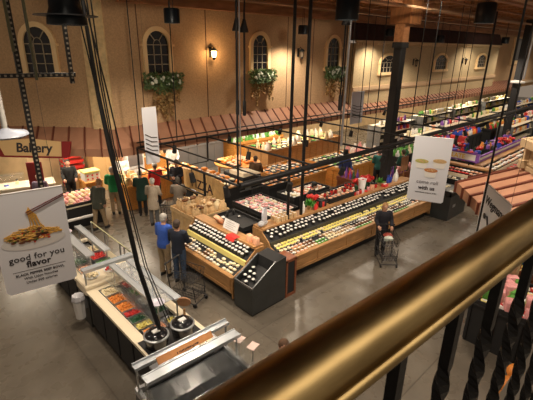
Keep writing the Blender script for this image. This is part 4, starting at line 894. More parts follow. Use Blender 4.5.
goods([('loaf', 'orange'), ('tray', 'salmon'), ('roll', 'orange'), ('tray', 'cream')], 8.22, 10.7, 9.05, 13.0, 1.103, .24, .26, 'on the pizza counter', s=1.3)
t = thing('black_oven', 'black boxy oven case with a pale slanted top by the pizza counter', 'oven', (9.25, 10.9, 0)); MB().bbox(0, 0, 0, .9, 1.2, 1.2, .03).build('oven_body', MATBLK, t); MB().prism([(0, 1.2), (0, 1.35), (.9, 1.22), (.9, 1.2)], 'y', .0, .8).build('slanted_top', CREAM, t); MB().box(.06, -.015, .7, .84, 0, 1.05).build('oven_door', GREYM, t)
t = thing('round_table', 'round wooden display table with orange goods near the middle of the deli', 'table', (11.2, 13.6, 0)); MB().lathe([(1.0, .84), (1.02, .9)], n=28).build('table_top', WOODO, t)
for k in range(5): a = k * 1.257; MB().bar((.8 * math.cos(a), .8 * math.sin(a), 0), (.8 * math.cos(a), .8 * math.sin(a), .84), .07).build('leg', WOODO, t)
goods([('roll', 'orange'), ('tray', 'salmon'), ('loaf', 'orange')], 10.55, 12.95, 11.85, 14.25, .903, .2, .2, 'on the round deli table', s=1.35)
table('deli_case', 'white deli case with pale goods under the awning left of centre', 9.3, 16.1, 12.4, 17.0, 1.25, GREYM, None, 'display case')
goods([('packet', 'white'), ('bag', 'white'), ('tray', 'cream')], 9.4, 16.15, 12.3, 16.9, 1.26, .25, .25, 'on the white deli case', s=1.4)
table('olive_counter', 'orange wooden counter of trays in the middle, left one of two', 10.95, 10.15, 13.2, 12.3, .82, WOODO)
goods([('tray', 'salmon'), ('tray', 'cream'), ('tray', 'tan'), ('tray', 'orange'), ('tray', 'white')], 11.0, 10.2, 13.15, 12.25, .825, .28, .24, 'on the left orange wooden counter', s=1.05)
table('olive_counter', 'orange wooden counter of greens and trays in the middle, right one of two', 13.8, 9.75, 18.0, 11.9, .82, WOODO)
goods([('tray', 'cream'), ('tray', 'green'), ('tray', 'white'), ('tray', 'cream')], 13.85, 9.8, 16.6, 11.85, .825, .30, .26, 'on the right orange wooden counter', s=1.1)
goods([('tray', 'salmon'), ('bag', 'white'), ('bag', 'pink')], 16.6, 9.8, 17.95, 11.85, .825, .30, .28, 'on the far end of the right orange wooden counter', s=1.3)
table('salad_case', 'pale salad case filled with cream and green goods behind the orange counters', 12.9, 13.4, 18.5, 15.0, 1.05, WOOD, None, 'display case')
goods([('tray', 'cream'), ('tray', 'green'), ('bag', 'cream'), ('tray', 'yellow'), ('bag', 'white')], 12.95, 13.45, 18.4, 14.9, 1.06, .36, .34, 'on the pale salad case', s=1.5)
q = MB().ball((0, 0, .12), .2, .2, .2, 8); 
for i, (x, y) in enumerate(((11.9, 15.2), (12.3, 15.2))): put('bouquet', 'red', (x, y + 1.0, 1.26), 0, 'red flower bunch on the white deli case, %s of two' % ['left', 'right'][i], 'bouquet', s=1.6)
for k_, (n_, l_, x0, y0, x1, y1, z_, m_, it) in enumerate((
  ('sandwich_case', 'low glass-free case of salmon and cream packs right of the paper-bag table', 9.6, 9.9, 10.6, 10.9, .95, MATBLK, [('packet', 'salmon'), ('packet', 'cream'), ('loaf', 'orange')]),
  ('cheese_table', 'dark table of salmon and white packs between the pink case and the orange counter', 9.5, 8.6, 11.4, 9.4, .9, MATBLK, [('wedge', 'salmon'), ('packet', 'white'), ('wedge', 'cream'), ('packet', 'red')]),
  ('wine_shelf', 'low dark shelf of bottles and red packs left of the column', 12.45, 8.3, 13.1, 9.1, .95, WOODD, [('bottle', 'darkgreen'), ('bottle', 'purple'), ('bag', 'red')]),
  ('fruit_table', 'table of orange and green goods between the two rear deli cases', 12.9, 15.9, 16.5, 17.2, 1.0, WOODO, [('loaf', 'orange'), ('bag', 'green'), ('bag', 'white'), ('roll', 'yellow')]),
  ('bread_island', 'bread island under the awning behind the pastry table', 8.05, 16.2, 9.2, 17.3, 1.0, WOODO, [('loaf', 'tan'), ('loaf', 'cream'), ('bag', 'tan')]),
  ('basket_table', 'table of tan baskets and bread between the left bread table and the wooden cabinet', 5.15, 15.5, 5.8, 16.5, .9, WOOD, [('loaf', 'tan'), ('roll', 'cream')]))):
    table(n_, l_, x0, y0, x1, y1, z_, m_)
    goods(it, x0 + .05, y0 + .05, x1 - .05, y1 - .05, z_ + .004, .19, .17, 'on the ' + n_.replace('_', ' '), s=1.3)
# black counters inside the island
table('black_counter', 'black angled counter inside the cheese island with a pale edge', 6.55, 7.75, 7.3, 9.05, .98, MATBLK, None, 'counter')
goods([('packet', 'white'), ('jar', 'black'), ('packet', 'black')], 6.6, 8.4, 7.2, 9.0, .985, .2, .2, 'on the black angled counter', skip=.4)
table('pink_pack_case', 'case of pinkish white packs behind the black angled counter', 7.75, 7.95, 9.0, 9.7, .92, MATBLK, None, 'display case')
goods([('packet', 'pink'), ('packet', 'cream'), ('packet', 'white'), ('tub', 'pink')], 7.8, 8.0, 8.95, 9.65, .925, .13, .12, 'in the pinkish pack case', s=1.15)
table('cracker_table', 'dark table with rows of tan cracker packs behind the long ledge', 10.2, 7.75, 12.4, 8.5, .85, MATBLK, None, 'table')
goods([('packet', 'tan'), ('packet', 'salmon'), ('jar', 'red')], 10.25, 7.8, 12.35, 8.45, .855, .17, .14, 'on the cracker table', s=1.3)
table('wine_table', 'dark table of bottles and bags near the teal-shirted person', 13.7, 7.7, 15.9, 8.0, .9, WOODD, None, 'table')
goods([('bottle', 'darkgreen'), ('bottle', 'purple'), ('bag', 'pink')], 13.75, 7.72, 15.85, 7.98, .905, .16, .14, 'on the wine table', s=1.3)

# ------------------------------------------------------------------ things on the ledges
LZ = 1.252
def led(x, lateral=1.08): # a point on the long ledge, x metres along
    p = Ms @ Vector((x, lateral, LZ)); return (p.x, p.y, LZ)
t = thing('paper_dispenser', 'white tall rounded paper stand near the left end of the long ledge', 'paper stand', led(.25, 1.12), .4)
MB().box(-.14, -.05, 0, .14, .05, .03).build('foot', WHITE, t); q = MB(); q.prism([(-.14, .03), (.14, .03), (.14, .36), (.10, .43), (0, .46), (-.10, .43), (-.14, .36)], 'y', -.02, .02); q.build('panel', mat('cool paper', (.62, .63, .70), .6), t)
o = MB().ball((0, 0, .08), .10, .09, .08, 10).ball((.09, .03, .06), .07, .06, .06, 8).build('cling_bag', mat('crumpled film', (.55, .55, .58), .3), None, True, led(.06, 1.02)); tag(o, 'crumpled clear film bag left of the white paper stand', 'bag')
for i in range(5):
    for j in range(3):
        for k in range(3):
            p = led(.62 + i * .15, .96 + j * .11); put('packet', 'tan', (p[0], p[1], LZ + k * .045), AS, 'tan cracker packet stacked on the left of the long ledge', 'packet', 'tan cracker packets stacked on the long ledge', 1.05)
p = led(1.62, 1.05); put('bag', 'white', p, .3, 'white and pink speckled bag leaning by the black uprights', 'bag', s=1.2)
t = thing('potted_plant', 'bright green potted plant beside the right black upright', 'plant', led(1.95, 1.1))
MB().lathe([(.06, 0), (.08, .12)], n=12).build('pot', TAN, t); q = MB(); r_ = random.Random(2)
for k in range(90):
    a = r_.uniform(0, 6.28); e = r_.uniform(.1, 1.3); L_ = r_.uniform(.12, .26); d = Vector((math.cos(a) * math.cos(e), math.sin(a) * math.cos(e), math.sin(e))); s_ = Vector((-math.sin(a), math.cos(a), 0)) * .02; p0 = Vector((0, 0, .12))
    q.add([tuple(p0), tuple(p0 + d * L_ * .6 + s_), tuple(p0 + d * L_), tuple(p0 + d * L_ * .6 - s_)], [(0, 1, 2, 3)])
q.build('foliage', mat('bright leaf', (.12, .42, .06), .6), t)
put('bouquet', 'red', led(2.15, 1.2), 0, 'red flower bunch just behind the bright green potted plant', 'flowers', s=1.25)
for i in range(3):
    for j in range(2): put('jar', ['black', 'red'][(i + j) % 2], led(2.35 + i * .09, 1.02 + j * .09), 0, 'small %s sauce jar in the cluster right of the green plant' % ['black', 'red'][(i + j) % 2], 'jar', '%s sauce jars on the long ledge' % ['black', 'red'][(i + j) % 2], 1.5)
put('bag', 'red', led(2.1, .97), 0, 'small red bag at the foot of the green potted plant', 'bag', s=.7)
for i in range(6):
    for k in range(3):
        p = led(2.85 + i * .2, 1.08); put('tray', 'salmon', (p[0], p[1], LZ + k * .055), AS, 'black tray of salmon-coloured packs stacked on the long ledge', 'tray', 'trays stacked mid-way on the long ledge', .85)
t = thing('tall_vase', 'tall white tapered vase standing on the long ledge', 'vase', led(4.35, 1.05)); MB().lathe([(.08, 0), (.09, .05), (.13, .42), (.14, .48), (.125, .48), (.08, .06)], n=18).build('vase_body', mat('white china', (.82, .78, .78), .35), t, True)
for i in range(4): put('bouquet', 'red', led(4.35 + .2 * i, 1.22), i, 'bunch of red flowers around the tall white vase', 'flowers', 'red flower bunches around the white vase', 1.4)
put('jar', 'salmon', led(4.85, 1.0), 0, 'pink jar just right of the tall white vase', 'jar', s=2.0)
for i in range(3): put('bottle', 'blue', led(5.9 + i * .1, 1.1), 0, 'dark blue bottle on the long ledge near the column', 'bottle', 'dark blue bottles near the column', 1.0)
t = thing('potted_plant', 'small green potted plant on the long ledge left of the blue bottles', 'plant', led(5.45, 1.12)); MB().lathe([(.06, 0), (.08, .1)], n=12).build('pot', TAN, t); q = MB()
for k in range(60):
    a = r_.uniform(0, 6.28); e = r_.uniform(.2, 1.4); L_ = r_.uniform(.12, .24); d = Vector((math.cos(a) * math.cos(e), math.sin(a) * math.cos(e), math.sin(e))); s_ = Vector((-math.sin(a), math.cos(a), 0)) * .025; p0 = Vector((0, 0, .1))
    q.add([tuple(p0), tuple(p0 + d * L_ * .6 + s_), tuple(p0 + d * L_), tuple(p0 + d * L_ * .6 - s_)], [(0, 1, 2, 3)])
q.build('foliage', mat('bright leaf', (.12, .42, .06), .6), t)
put('packet', 'red', led(5.55, .97), 0, 'flat red packet lying below the small green plant', 'packet', s=2.2)
put('bag', 'white', led(6.4, 1.1), .3, 'upright white and pink bag at the far end of the long ledge', 'bag', s=1.5)
goods([('jar', 'red'), ('packet', 'purple'), ('jar', 'pink'), ('packet', 'red')], Ms.translation.x + 3.95, 6.95, Ms.translation.x + 5.3, 7.02, LZ, .14, .1, 'along the back of the long ledge', seed=9, s=1.2, jit=.01)
t = thing('easel_board', 'tan wooden easel board standing behind the far end of the long ledge', 'sign', (14.0, 7.15, 0), -.1); MB().box(-.02, 0, 0, .02, .03, 1.4).build('stem', WOOD, t); MB().bbox(-.22, 0, 1.4, .22, .03, 1.95, .02).build('board', mat('paddle wood', (.40, .20, .10), .6, var=.15), t)
# west ledge items
t = thing('round_crate', 'round orange-tan cheese box with pattern on the short ledge', 'box', (5.93, 8.1, LZ)); q = MB(); q.M = Matrix.Rotation(.9, 4, 'Y'); q.lathe([(.15, .06), (.16, .08), (.16, .14), (.15, .16)], n=20); o = q.build('box_body', color('salmon'), t, True); o.location = (.0, 0, .05)
t = thing('price_board', 'white board with faint print leaning on the short ledge', 'sign', (5.93, 7.55, LZ + .01), -PI / 2); q = MB(); q.M = Matrix.Rotation(-.35, 4, 'X'); q.box(-.28, 0, 0, .28, .02, .26); q.build('board', WHITE, t); q = MB(); q.M = Matrix.Rotation(-.35, 4, 'X')
for k in range(4): q.box(-.2, -.003, .05 + k * .05, .2 - (k % 2) * .08, 0, .06 + k * .05)
q.build('print_lines', mat('grey print', (.35, .3, .3), .7), t)
t = thing('red_card', 'red card lying over the edge of the short ledge', 'card', (5.74, 7.25, LZ)); MB().prism([(-.07, -.07), (-.02, .012), (.16, .012), (.16, .002), (0, .002), (-.06, -.075)], 'y', -.16, .16).build('card', color('red'), t)
for i in range(2): put('carton', 'salmon', (5.93, 6.75 - .22 * i, LZ), 1.4, 'small orange-brown wooden box on the short ledge near the corner bin, %s one' % ['farther', 'nearer'][i], 'box', s=.9)

# ------------------------------------------------------------------ second island and chocolate counter
M2w = case('cheese_case', 'far short cheese case that faces the large black cooler', (16.35, 7.95, 0), -PI / 2, 2.8, .45, .75, 1.05, WOOD, CREAM)
for j, y in enumerate((.52, .65)): fill_row(M2w, [('packet', 'red'), ('packet', 'white'), ('packet', 'salmon')], .05, 2.75, y, .16, .45, .75, -PI / 2, 'the upper step of the far short case', s=1.2)
for j, y in enumerate((.13, .27)): fill_row(M2w, [('tub', 'white'), ('packet', 'pink'), ('wedge', 'cream')], .05, 2.75, y, .17, .45, .75, -PI / 2, 'the lower step of the far short case', s=1.2)
M2s = case('cheese_case', 'far long case heaped with pink and white packs, at the right', (17.6, 4.75, 0), 0, 6.5, .55, .9, 1.2, WOOD, CREAM)
for j, y in enumerate((.13, .27, .42)): fill_row(M2s, [('packet', 'pink'), ('tub', 'white'), ('packet', 'salmon'), ('tub', 'red'), ('packet', 'white')], .1, 6.4, y, .2, .55, .9, 0, 'the lower step of the far long case', s=1.6)
for j, y in enumerate((.64, .8)): fill_row(M2s, [('packet', 'salmon'), ('tub', 'white'), ('packet', 'cream')], .1, 6.4, y, .2, .55, .9, 0, 'the upper step of the far long case', s=1.5)
corner_bin((16.45, 4.42, 0), 0, 'second black cooler bin, at the corner of the far cheese cases', seed=9, items='white')
t = thing('shop_sign', 'white and yellow lettered sign board with purple ends above the far short case', 'sign', (17.2, 8.25, 1.42), -PI / 2)
for x in (.5, 2.2): MB().box(x, .005, -.17, x + .04, .035, 0).build('foot', MATBLK, t)
MB().box(0, 0, 0, 2.6, .04, .36).build('board', mat('sign white', (.80, .76, .72), .5), t); b = MB().box(-.01, -.005, .30, 2.61, 0, .37); b.box(-.01, -.005, -.0, 2.61, 0, .05); b.box(0, -.005, .05, .12, 0, .3); b.box(2.45, -.005, .05, 2.6, 0, .3); b.build('purple_trim', color('purple'), t)
lettering('CHOCOLATE', .25, mat('sign gold', (.80, .52, .06), .5), t, 1.28, .09, -.006, bold=.006)
t = thing('shop_sign', 'purple and white edge board along the back of the far long case', 'sign', (17.6, 5.92, 1.26), 0); MB().box(0, -.04, 0, 6.4, 0, .28).build('board', color('purple'), t); MB().box(0, -.045, .10, 6.4, -.04, .2).build('white_band', WHITE, t)
table('chocolate_counter', 'dark counter crowded with red, blue and purple gift bunches', 17.6, 6.3, 19.9, 8.2, 1.2, MATBLK, None, 'counter')
goods([('bouquet', 'red'), ('carton', 'purple'), ('carton', 'blue'), ('bottle', 'darkgreen'), ('jar', 'white'), ('bag', 'purple'), ('carton', 'black'), ('bag', 'red')], 17.7, 6.35, 19.8, 8.1, 1.205, .26, .26, 'on the chocolate counter', s=1.1)
table('gift_counter', 'dark counter with coloured gifts behind the far long case', 20.9, 6.2, 24.0, 7.2, 1.15, MATBLK, None, 'counter')
goods([('bag', 'orange'), ('carton', 'purple'), ('carton', 'white'), ('bouquet', 'red'), ('bag', 'blue'), ('carton', 'black')], 21.0, 6.25, 23.9, 7.1, 1.155, .26, .26, 'on the gift counter', s=1.25)
for k_, (n_, l_, x0, y0, x1, y1, z_, it) in enumerate((
  ('gift_stand', 'dark stand of red and purple gifts behind the chocolate counter', 20.2, 8.5, 22.0, 9.3, 1.25, [('bag', 'red'), ('bag', 'purple'), ('carton', 'red'), ('bag', 'black')]),
  ('gift_stand', 'dark stand of orange and blue gifts behind the gift counter', 22.9, 8.4, 25.2, 9.3, 1.2, [('bag', 'orange'), ('bag', 'blue'), ('bag', 'white'), ('bag', 'red')]),
  ('gift_stand', 'dark stand of pale and green bags between the column and the chocolate counter', 16.4, 8.7, 18.6, 9.4, 1.1, [('bag', 'green'), ('bag', 'cream'), ('bag', 'white'), ('bag', 'darkgreen')]),
  ('produce_stand', 'long stand of mixed bright bags along the far aisle', 27.0, 8.5, 31.5, 9.1, 1.1, [('bag', 'orange'), ('bag', 'yellow'), ('bag', 'red'), ('bag', 'white'), ('bag', 'green')]))):
    table(n_, l_, x0, y0, x1, y1, z_, MATBLK)
    goods(it, x0 + .05, y0 + .05, x1 - .05, y1 - .05, z_ + .004, .26, .24, 'on the ' + l_.split(' stand of ')[1], s=1.25)
for i, (x, y, tc, la) in enumerate(((19.5, 8.6, (.5, .02, .02), 'person in a red top beside the red and purple gift stand'), (26.2, 9.4, (.02, .02, .03), 'person in black at the end of the orange and blue gift stand'), (18.9, 10.0, (.02, .02, .02), 'person in black by the shelf unit behind the chocolate counter'))):
    person(la, (x, y, 0), i * 1.7, 1.74, tc, 'black', (.04, .03, .02), 'fold', fine=.03)
# far aisles
def far_shelf(x, y, L_, pal, adj):
    t = thing('shelf_unit', 'grey aisle shelf unit with packs, %s' % adj, 'shelf', (x, y, 0), 0, None)
    MB().box(0, .45, 0, L_, .5, 1.55).build('back_board', MATBLK, t); MB().box(0, 0, 0, L_, .95, .18).build('base', MATBLK, t)
    for z in (.62, 1.05, 1.5): MB().box(0, .08, z, L_, .87, z + .03).build('shelf', CREAM, t)
    for xx in (0, L_ - .04): MB().box(xx, .04, .18, xx + .04, .91, 1.53).build('end_panel', GREYM, t)
    goods(pal, x + .06, y + .1, x + L_ - .06, y + .80, 1.531, .36, .36, 'atop the unit ' + adj, s=1.15, skip=.15)
    goods(pal, x + .06, y + .1, x + L_ - .06, y + .42, 1.081, .34, .4, 'inside the unit ' + adj, s=1.15, skip=.12)
P1 = [('carton', 'cream'), ('carton', 'yellow'), ('carton', 'white'), ('bag', 'green')]
P2 = [('carton', 'red'), ('carton', 'white'), ('carton', 'pink'), ('bag', 'purple')]
P3 = [('carton', 'cream'), ('carton', 'green'), ('carton', 'salmon'), ('bag', 'white')]
P4 = [('carton', 'orange'), ('carton', 'blue'), ('bag', 'white'), ('carton', 'cream')]
for x, y, L_, pal, adj in ((19.4, 9.6, 3.6, P3, 'behind the chocolate counter'), (23.6, 9.8, 3.6, P2, 'right of the chocolate counter, near the awning'), (28.0, 9.9, 3.8, P1, 'below the two right facade windows'),
        (32.4, 10.0, 4, P1, 'below the right end of the stone facade'), (37.0, 10.2, 5, P4, 'below the tall far window'), (43, 10.4, 5, P3, 'at the far right edge of the aisle row'),
        (20.6, 12.2, 4, P2, 'under the awning behind the salad case'), (26, 12.4, 4.5, P1, 'under the awning below the middle facade window'), (31.5, 12.6, 5, P3, 'under the awning near the facade end'),
        (38, 12.8, 6, P1, 'under the far tan wall'), (26.6, 7.2, 4, P4, 'nearest to the gift counter'), (32.0, 7.8, 4.5, P2, 'behind the slender column'), (38, 8.2, 5, P1, 'deep in the hall at the right')):
    far_shelf(x, y, L_, pal, adj)
for x, y in ((22, 11.2), (29, 11.4), (36, 11.6)): 
    t = thing('produce_bin', 'low produce bin of yellow and orange goods by the awning at x', 'bin', (x, y - .3, 0)); t['label'] = 'low wooden produce bin with bright goods, %s of three along the awning' % {22: 'nearest', 29: 'middle', 36: 'farthest'}[x]
    MB().box(0, 0, 0, 2.4, .8, .75).build('bin_body', WOODO, t); goods([('roll', 'orange'), ('roll', 'yellow'), ('roll', 'green')], x + .05, y - .25, x + 2.35, y + .45, .75, .26, .26, 'in the %s produce bin by the awning' % {22: 'nearest', 29: 'middle', 36: 'farthest'}[x], s=2.2)

# ------------------------------------------------------------------ octagonal kiosk at the right
KX, KY = 9.38, 2.24
KW = mat('kiosk timber', (.42, .29, .16), .6, var=.12, scale=4)
d1 = Vector((-.766, -.643, 0)); P0 = Vector((KX, KY, 0)); P1_ = P0 + d1 * 3.2
b = MB().prism([(P0.x, P0.y), (KX + 5.3 * .94, KY - 5.3 * .342), (14.36, -2.5), (P1_.x, -2.5), (P1_.x, P1_.y)], 'z', 3.0, 3.95)
struct('wall_kiosk', b, KW)
MA = Matrix.Translation(P0) @ Matrix.Rotation(math.radians(-140), 4, 'Z'); MBk = Matrix.Translation((KX + 5.3 * .94, KY - 5.3 * .342, 0)) @ Matrix.Rotation(math.radians(160), 4, 'Z')
b = MB(); b.M = MA; b.box(-.05, -.12, 3.9, 3.2, 0, 4.05); b.box(-.03, -.05, 3.46, 3.2, 0, 3.54)
for k in range(4): x = .15 + k * .75; b.box(x, -.03, 3.58, x + .6, 0, 3.61); b.box(x, -.03, 3.84, x + .6, 0, 3.87); b.box(x, -.03, 3.61, x + .04, 0, 3.84); b.box(x + .56, -.03, 3.61, x + .6, 0, 3.84)
for x in (.1, .95, 1.8): b.bbox(x, -.16, 3.50, x + .12, 0, 3.66, .01); b.bbox(x + .02, -.11, 3.66, x + .10, 0, 3.9, .01)
b.M = MBk; b.box(0, -.12, 3.9, 5.27, 0, 4.05); b.box(0, -.05, 3.46, 5.24, 0, 3.54)
struct('trim_kiosk', b, mat('kiosk trim', (.50, .36, .21), .6))
awning(0, 3.2, MA, 'awning', 'terracotta kiosk awning at the right, face turned towards the viewer', hip0=.3, hip1=0, step=.40, dep=1.1, zt=3.46, rw=.08)
awning(0, 5.22, MBk, 'awning', 'terracotta kiosk awning at the right, face turned towards the far cases', hip0=0, hip1=.3, step=.45, dep=1.0, zt=3.46, rw=.08)
for i, (x, y) in enumerate(((9.45, 1.95), (14, .35), (14, -1.5), (7.7, .35))):
    t = thing('kiosk_post', 'timber post under the kiosk awning, %s' % ['at its near corner', 'at its far corner', 'at its back', 'at the low front'][i], 'post', (x, y, 0)); MB().bbox(-.1, -.1, 0, .1, .1, 3.0, .01).build('post', KW, t)
for i in range(4): spot((8.6 + i * 1.3, 1.3, 2.95), 60, 120, aim=(8.6 + i * 1.3, 1.6, 1))
table('sweets_table', 'table of bright red, green and orange packs under the kiosk awning', 7.85, .75, 9.35, 2.25, .95, MATBLK)
goods([('packet', 'red'), ('packet', 'orange'), ('packet', 'white'), ('carton', 'green'), ('packet', 'yellow'), ('carton', 'pink')], 7.9, .8, 9.3, 2.2, .955, .19, .14, 'on the near sweets table', s=1.35)
table('sweets_table', 'second table of bright packs farther back under the kiosk awning', 9.75, 1.0, 13.6, 2.2, .95, WOODD)
goods([('packet', 'red'), ('packet', 'orange'), ('carton', 'white'), ('carton', 'green'), ('packet', 'yellow'), ('carton', 'blue')], 9.8, 1.05, 13.5, 2.15, .955, .24, .18, 'on the farther sweets table', s=1.5)
t = thing('pumpkin_crate', 'orange wooden crate of gourds at the bottom right corner', 'crate', (6.35, .62, 0)); MB().box(0, 0, 0, .8, .5, .45).build('crate_body', WOODO, t)
for i in range(4): tag(MB().ball((0, 0, .13), .16, .16, .13, 12).tube([(0, 0, .25), (.01, 0, .31)], .015, 6).build('gourd', color('orange'), None, True, (6.5 + (i % 2) * .4, .76 + (i // 2) * .24, .45)), 'round orange gourd in the crate at the bottom right corner', 'gourd', 'gourds in the corner crate')

# ------------------------------------------------------------------ hanging posters
def wires(t, xs, z, zt=7.44):
    for x in xs: MB().tube([(x, .01, z), (x, .01, zt)], .0015, 5).build('hanging_wire', MATBLK, t)
def poster(loc, rz, wd, ht, label, m=None, xs=None):
    t = thing('hanging_poster', label, 'poster', loc, rz)   # origin at the bottom centre
    r = .03; MB().prism([(-wd / 2 + r, 0), (wd / 2 - r, 0), (wd / 2, r), (wd / 2, ht), (-wd / 2, ht), (-wd / 2, r)], 'y', 0, .008).build('sheet', m or mat('poster white', (.84, .84, .88), .55), t)
    MB().tube([(-wd / 2, .004, ht), (wd / 2, .004, ht)], .008, 8).build('top_bar', WHITE, t)
    wires(t, xs or (-wd * .4, wd * .4), ht, 7.44 - loc[2]); return t
INK = mat('poster ink', (.035, .03, .035), .7)
t = poster((.80, 3.905, 3.51), math.radians(-9), .60, .97, 'large white hanging food poster with noodles at the left')
pr = MB(); pr.M = Matrix.Translation((0, -.001, 0))
def disc(b, x, z, rx, rz_, n=28, y=-.002, th=.002): b.prism([(x + rx * math.cos(2 * PI * i / n), z + rz_ * math.sin(2 * PI * i / n)) for i in range(n)], 'y', y - th, y)
disc(pr, 0, .495, .26, .075); pr.build('printed_plate', mat('plate print', (.80, .77, .74), .6), t)
r_ = random.Random(8); q = MB()
for k in range(70):
    x = r_.uniform(-.19, .19); z = .55 + r_.uniform(-.06, .085) * (1 - abs(x) * 3.6); a = r_.uniform(-.5, .5); q.tube([(x - .05, -.005, z - a * .03), (x, -.006 - k * .0001, z + .012), (x + .05, -.005, z + a * .03)], .0055, 5)
for k in range(7):
    x = .02 + (k - 3) * .012; q.tube([(x * 2.2, -.006, .56), (x + .012 + (k % 2) * .008, -.008, .66), (x * .8 + .005, -.007, .74), (x * .45 - .01, -.006, .82 - abs(k - 3) * .012)], .0048, 5)
q.build('printed_noodles', mat('noodle print', (.72, .40, .08), .6), t)
for nm, c, n, rr in (('printed_beef', (.16, .06, .03), 26, .016), ('printed_pepper', (.55, .05, .02), 20, .011), ('printed_greens', (.10, .20, .04), 24, .010)):
    q = MB()
    for k in range(n): x = r_.uniform(-.2, .12); disc(q, x, .53 + r_.uniform(-.05, .09) * (1 - abs(x) * 3.4), rr * r_.uniform(.6, 1.8), rr * r_.uniform(.5, .9), 8, y=-.011, th=.002)
    q.build(nm, mat(nm, c, .6), t)
q = MB().bar((-.03, -.01, .775), (.30, -.01, .90), .010, .006); q.bar((-.02, -.01, .755), (.30, -.01, .885), .010, .006); q.build('printed_chopsticks', mat('chopstick print', (.16, .03, .03), .5), t)
lettering('good for you', .083, INK, t, 0, .315, -.002, bold=.0008, spacing=1.05)
lettering('flavor', .083, INK, t, 0, .245, -.002, bold=.0028, spacing=1.05)
MB().box(-.22, -.003, .212, .22, 0, .215).build('rule_line', INK, t)
lettering('BLACK PEPPER BEEF BOWL', .034, INK, t, 0, .165, -.002, bold=.0004)
lettering('With Udon Noodles', .034, INK, t, 0, .123, -.002)
lettering('Under 500 calories', .034, INK, t, 0, .08, -.002)
az = math.radians(-76)
t = poster((7.32, 3.24, 2.95), math.radians(-67), .66, 1.24, 'grey-white hanging poster with three bowls in front of the far cooler', PALE)
for i, (x, z) in enumerate(((-.15, .78), (.16, .81), (.03, .62))):
    q = MB(); q.prism([(x - .12, z), (x + .12, z), (x + .085, z - .14), (x - .085, z - .14)], 'y', -.005, -.001); q.build('printed_bowl', mat('bowl print', (.72, .70, .66), .6), t)
    q = MB(); disc(q, x, z, .12, .04, 20, y=-.005); q.build('printed_food', mat('food print %d' % i, ((.45, .42, .12), (.55, .38, .18), (.50, .20, .07))[i], .6), t)
    q = MB(); 
    for k in range(12): disc(q, x + r_.uniform(-.08, .08), z + r_.uniform(-.02, .025), .015, .008, 6, y=-.008)
    q.build('printed_topping', mat('topping print', (.62, .40, .20), .6), t)
lettering('come roll', .10, mat('grey ink', (.16, .15, .17), .7), t, 0, .35, -.002); lettering('with us', .10, INK, t, 0, .235, -.002, bold=.003)
lettering('sushi bowls made to order', .035, INK, t, 0, .165, -.002); 
t = poster((4.05, 1.115, 3.72), math.radians(217), .66, .73, 'white poster seen steeply from the side behind the brass rail', mat('bright poster', (.88, .88, .9), .5), xs=(.3,))
q = t
# second face: the sheet is printed on the side turned to the hall
def back_text(tx, size, x, z, **k):
    lettering(tx, size, INK, t, x, z, -.002, **k)
back_text('Wegmans', .12, -.0, .55, bold=.001, shear=.3); 
q = MB().tube([(-.18, -.006, .42), (-.10, -.006, .45), (-.04, -.006, .36), (-.12, -.006, .28), (-.05, -.006, .20), (.05, -.006, .22)], .007, 6); q.build('printed_swash', INK, t); q = MB(); disc(q, -.17, .43, .035, .03, 14, y=-.006); q.build('printed_knob', INK, t)
tag(MB().tube([(3.82, 1.15, 3.0), (3.82, 1.15, 7.44)], .009, 6).build('hanging_cable', BLACK, smooth=True), 'thin black cord hanging in front of the steeply seen white poster', 'cord')
for i, (x0, x1, y, z0, z1, l) in enumerate(((5.1, 5.52, 10.1, 2.62, 4.15, 'narrow grey banner with dark stripes hanging before the awning below the left main window'), (14.75, 15.65, 10.3, 2.6, 3.95, 'pale banner with a brown food print hanging beside the steel pipe'))):
    t = poster(((x0 + x1) / 2, y, z0), 0, x1 - x0, z1 - z0, l, PALE, xs=(0,))
    q = MB(); w_ = x1 - x0
    for k in range(5): z = .25 + k * .12; q.tube([(-w_ * .4, -.004, z + .10), (0, -.004, z), (w_ * .4, -.004, z - .02)], .014, 5)
    q.build('printed_stripes', mat('stripe print', (.06, .05, .05) if i == 0 else (.30, .12, .05), .6), t)
# bakery sign on the angled awning
x_, y_ = on45(2.03, .86); t = thing('bakery_sign', 'cream bakery sign board with maroon slanted ends on the angled awning', 'sign', (x_, y_, 2.76), -PI / 4)
MB().prism([(-.80, .02), (.80, .0), (.86, .42), (.0, .50), (-.95, .42)], 'y', -.05, 0).build('board', mat('bakery cream', (.78, .52, .24), .6), t)
MBm = mat('maroon', (.25, .02, .02), .5)
MB().prism([(.80, -.03), (1.0, .0), (1.12, .44), (.86, .44)], 'y', -.07, .0).build('maroon_end', MBm, t); MB().prism([(-.80, -.03), (-1.05, .0), (-1.25, .46), (-.95, .44)], 'y', -.07, .0).build('maroon_end', MBm, t)
b = MB().box(-.82, -.06, -.03, .82, 0, .02); b.build('maroon_base', MBm, t)
lettering('Bakery', .36, INK, t, .05, .13, -.052, bold=.010, shear=.15)

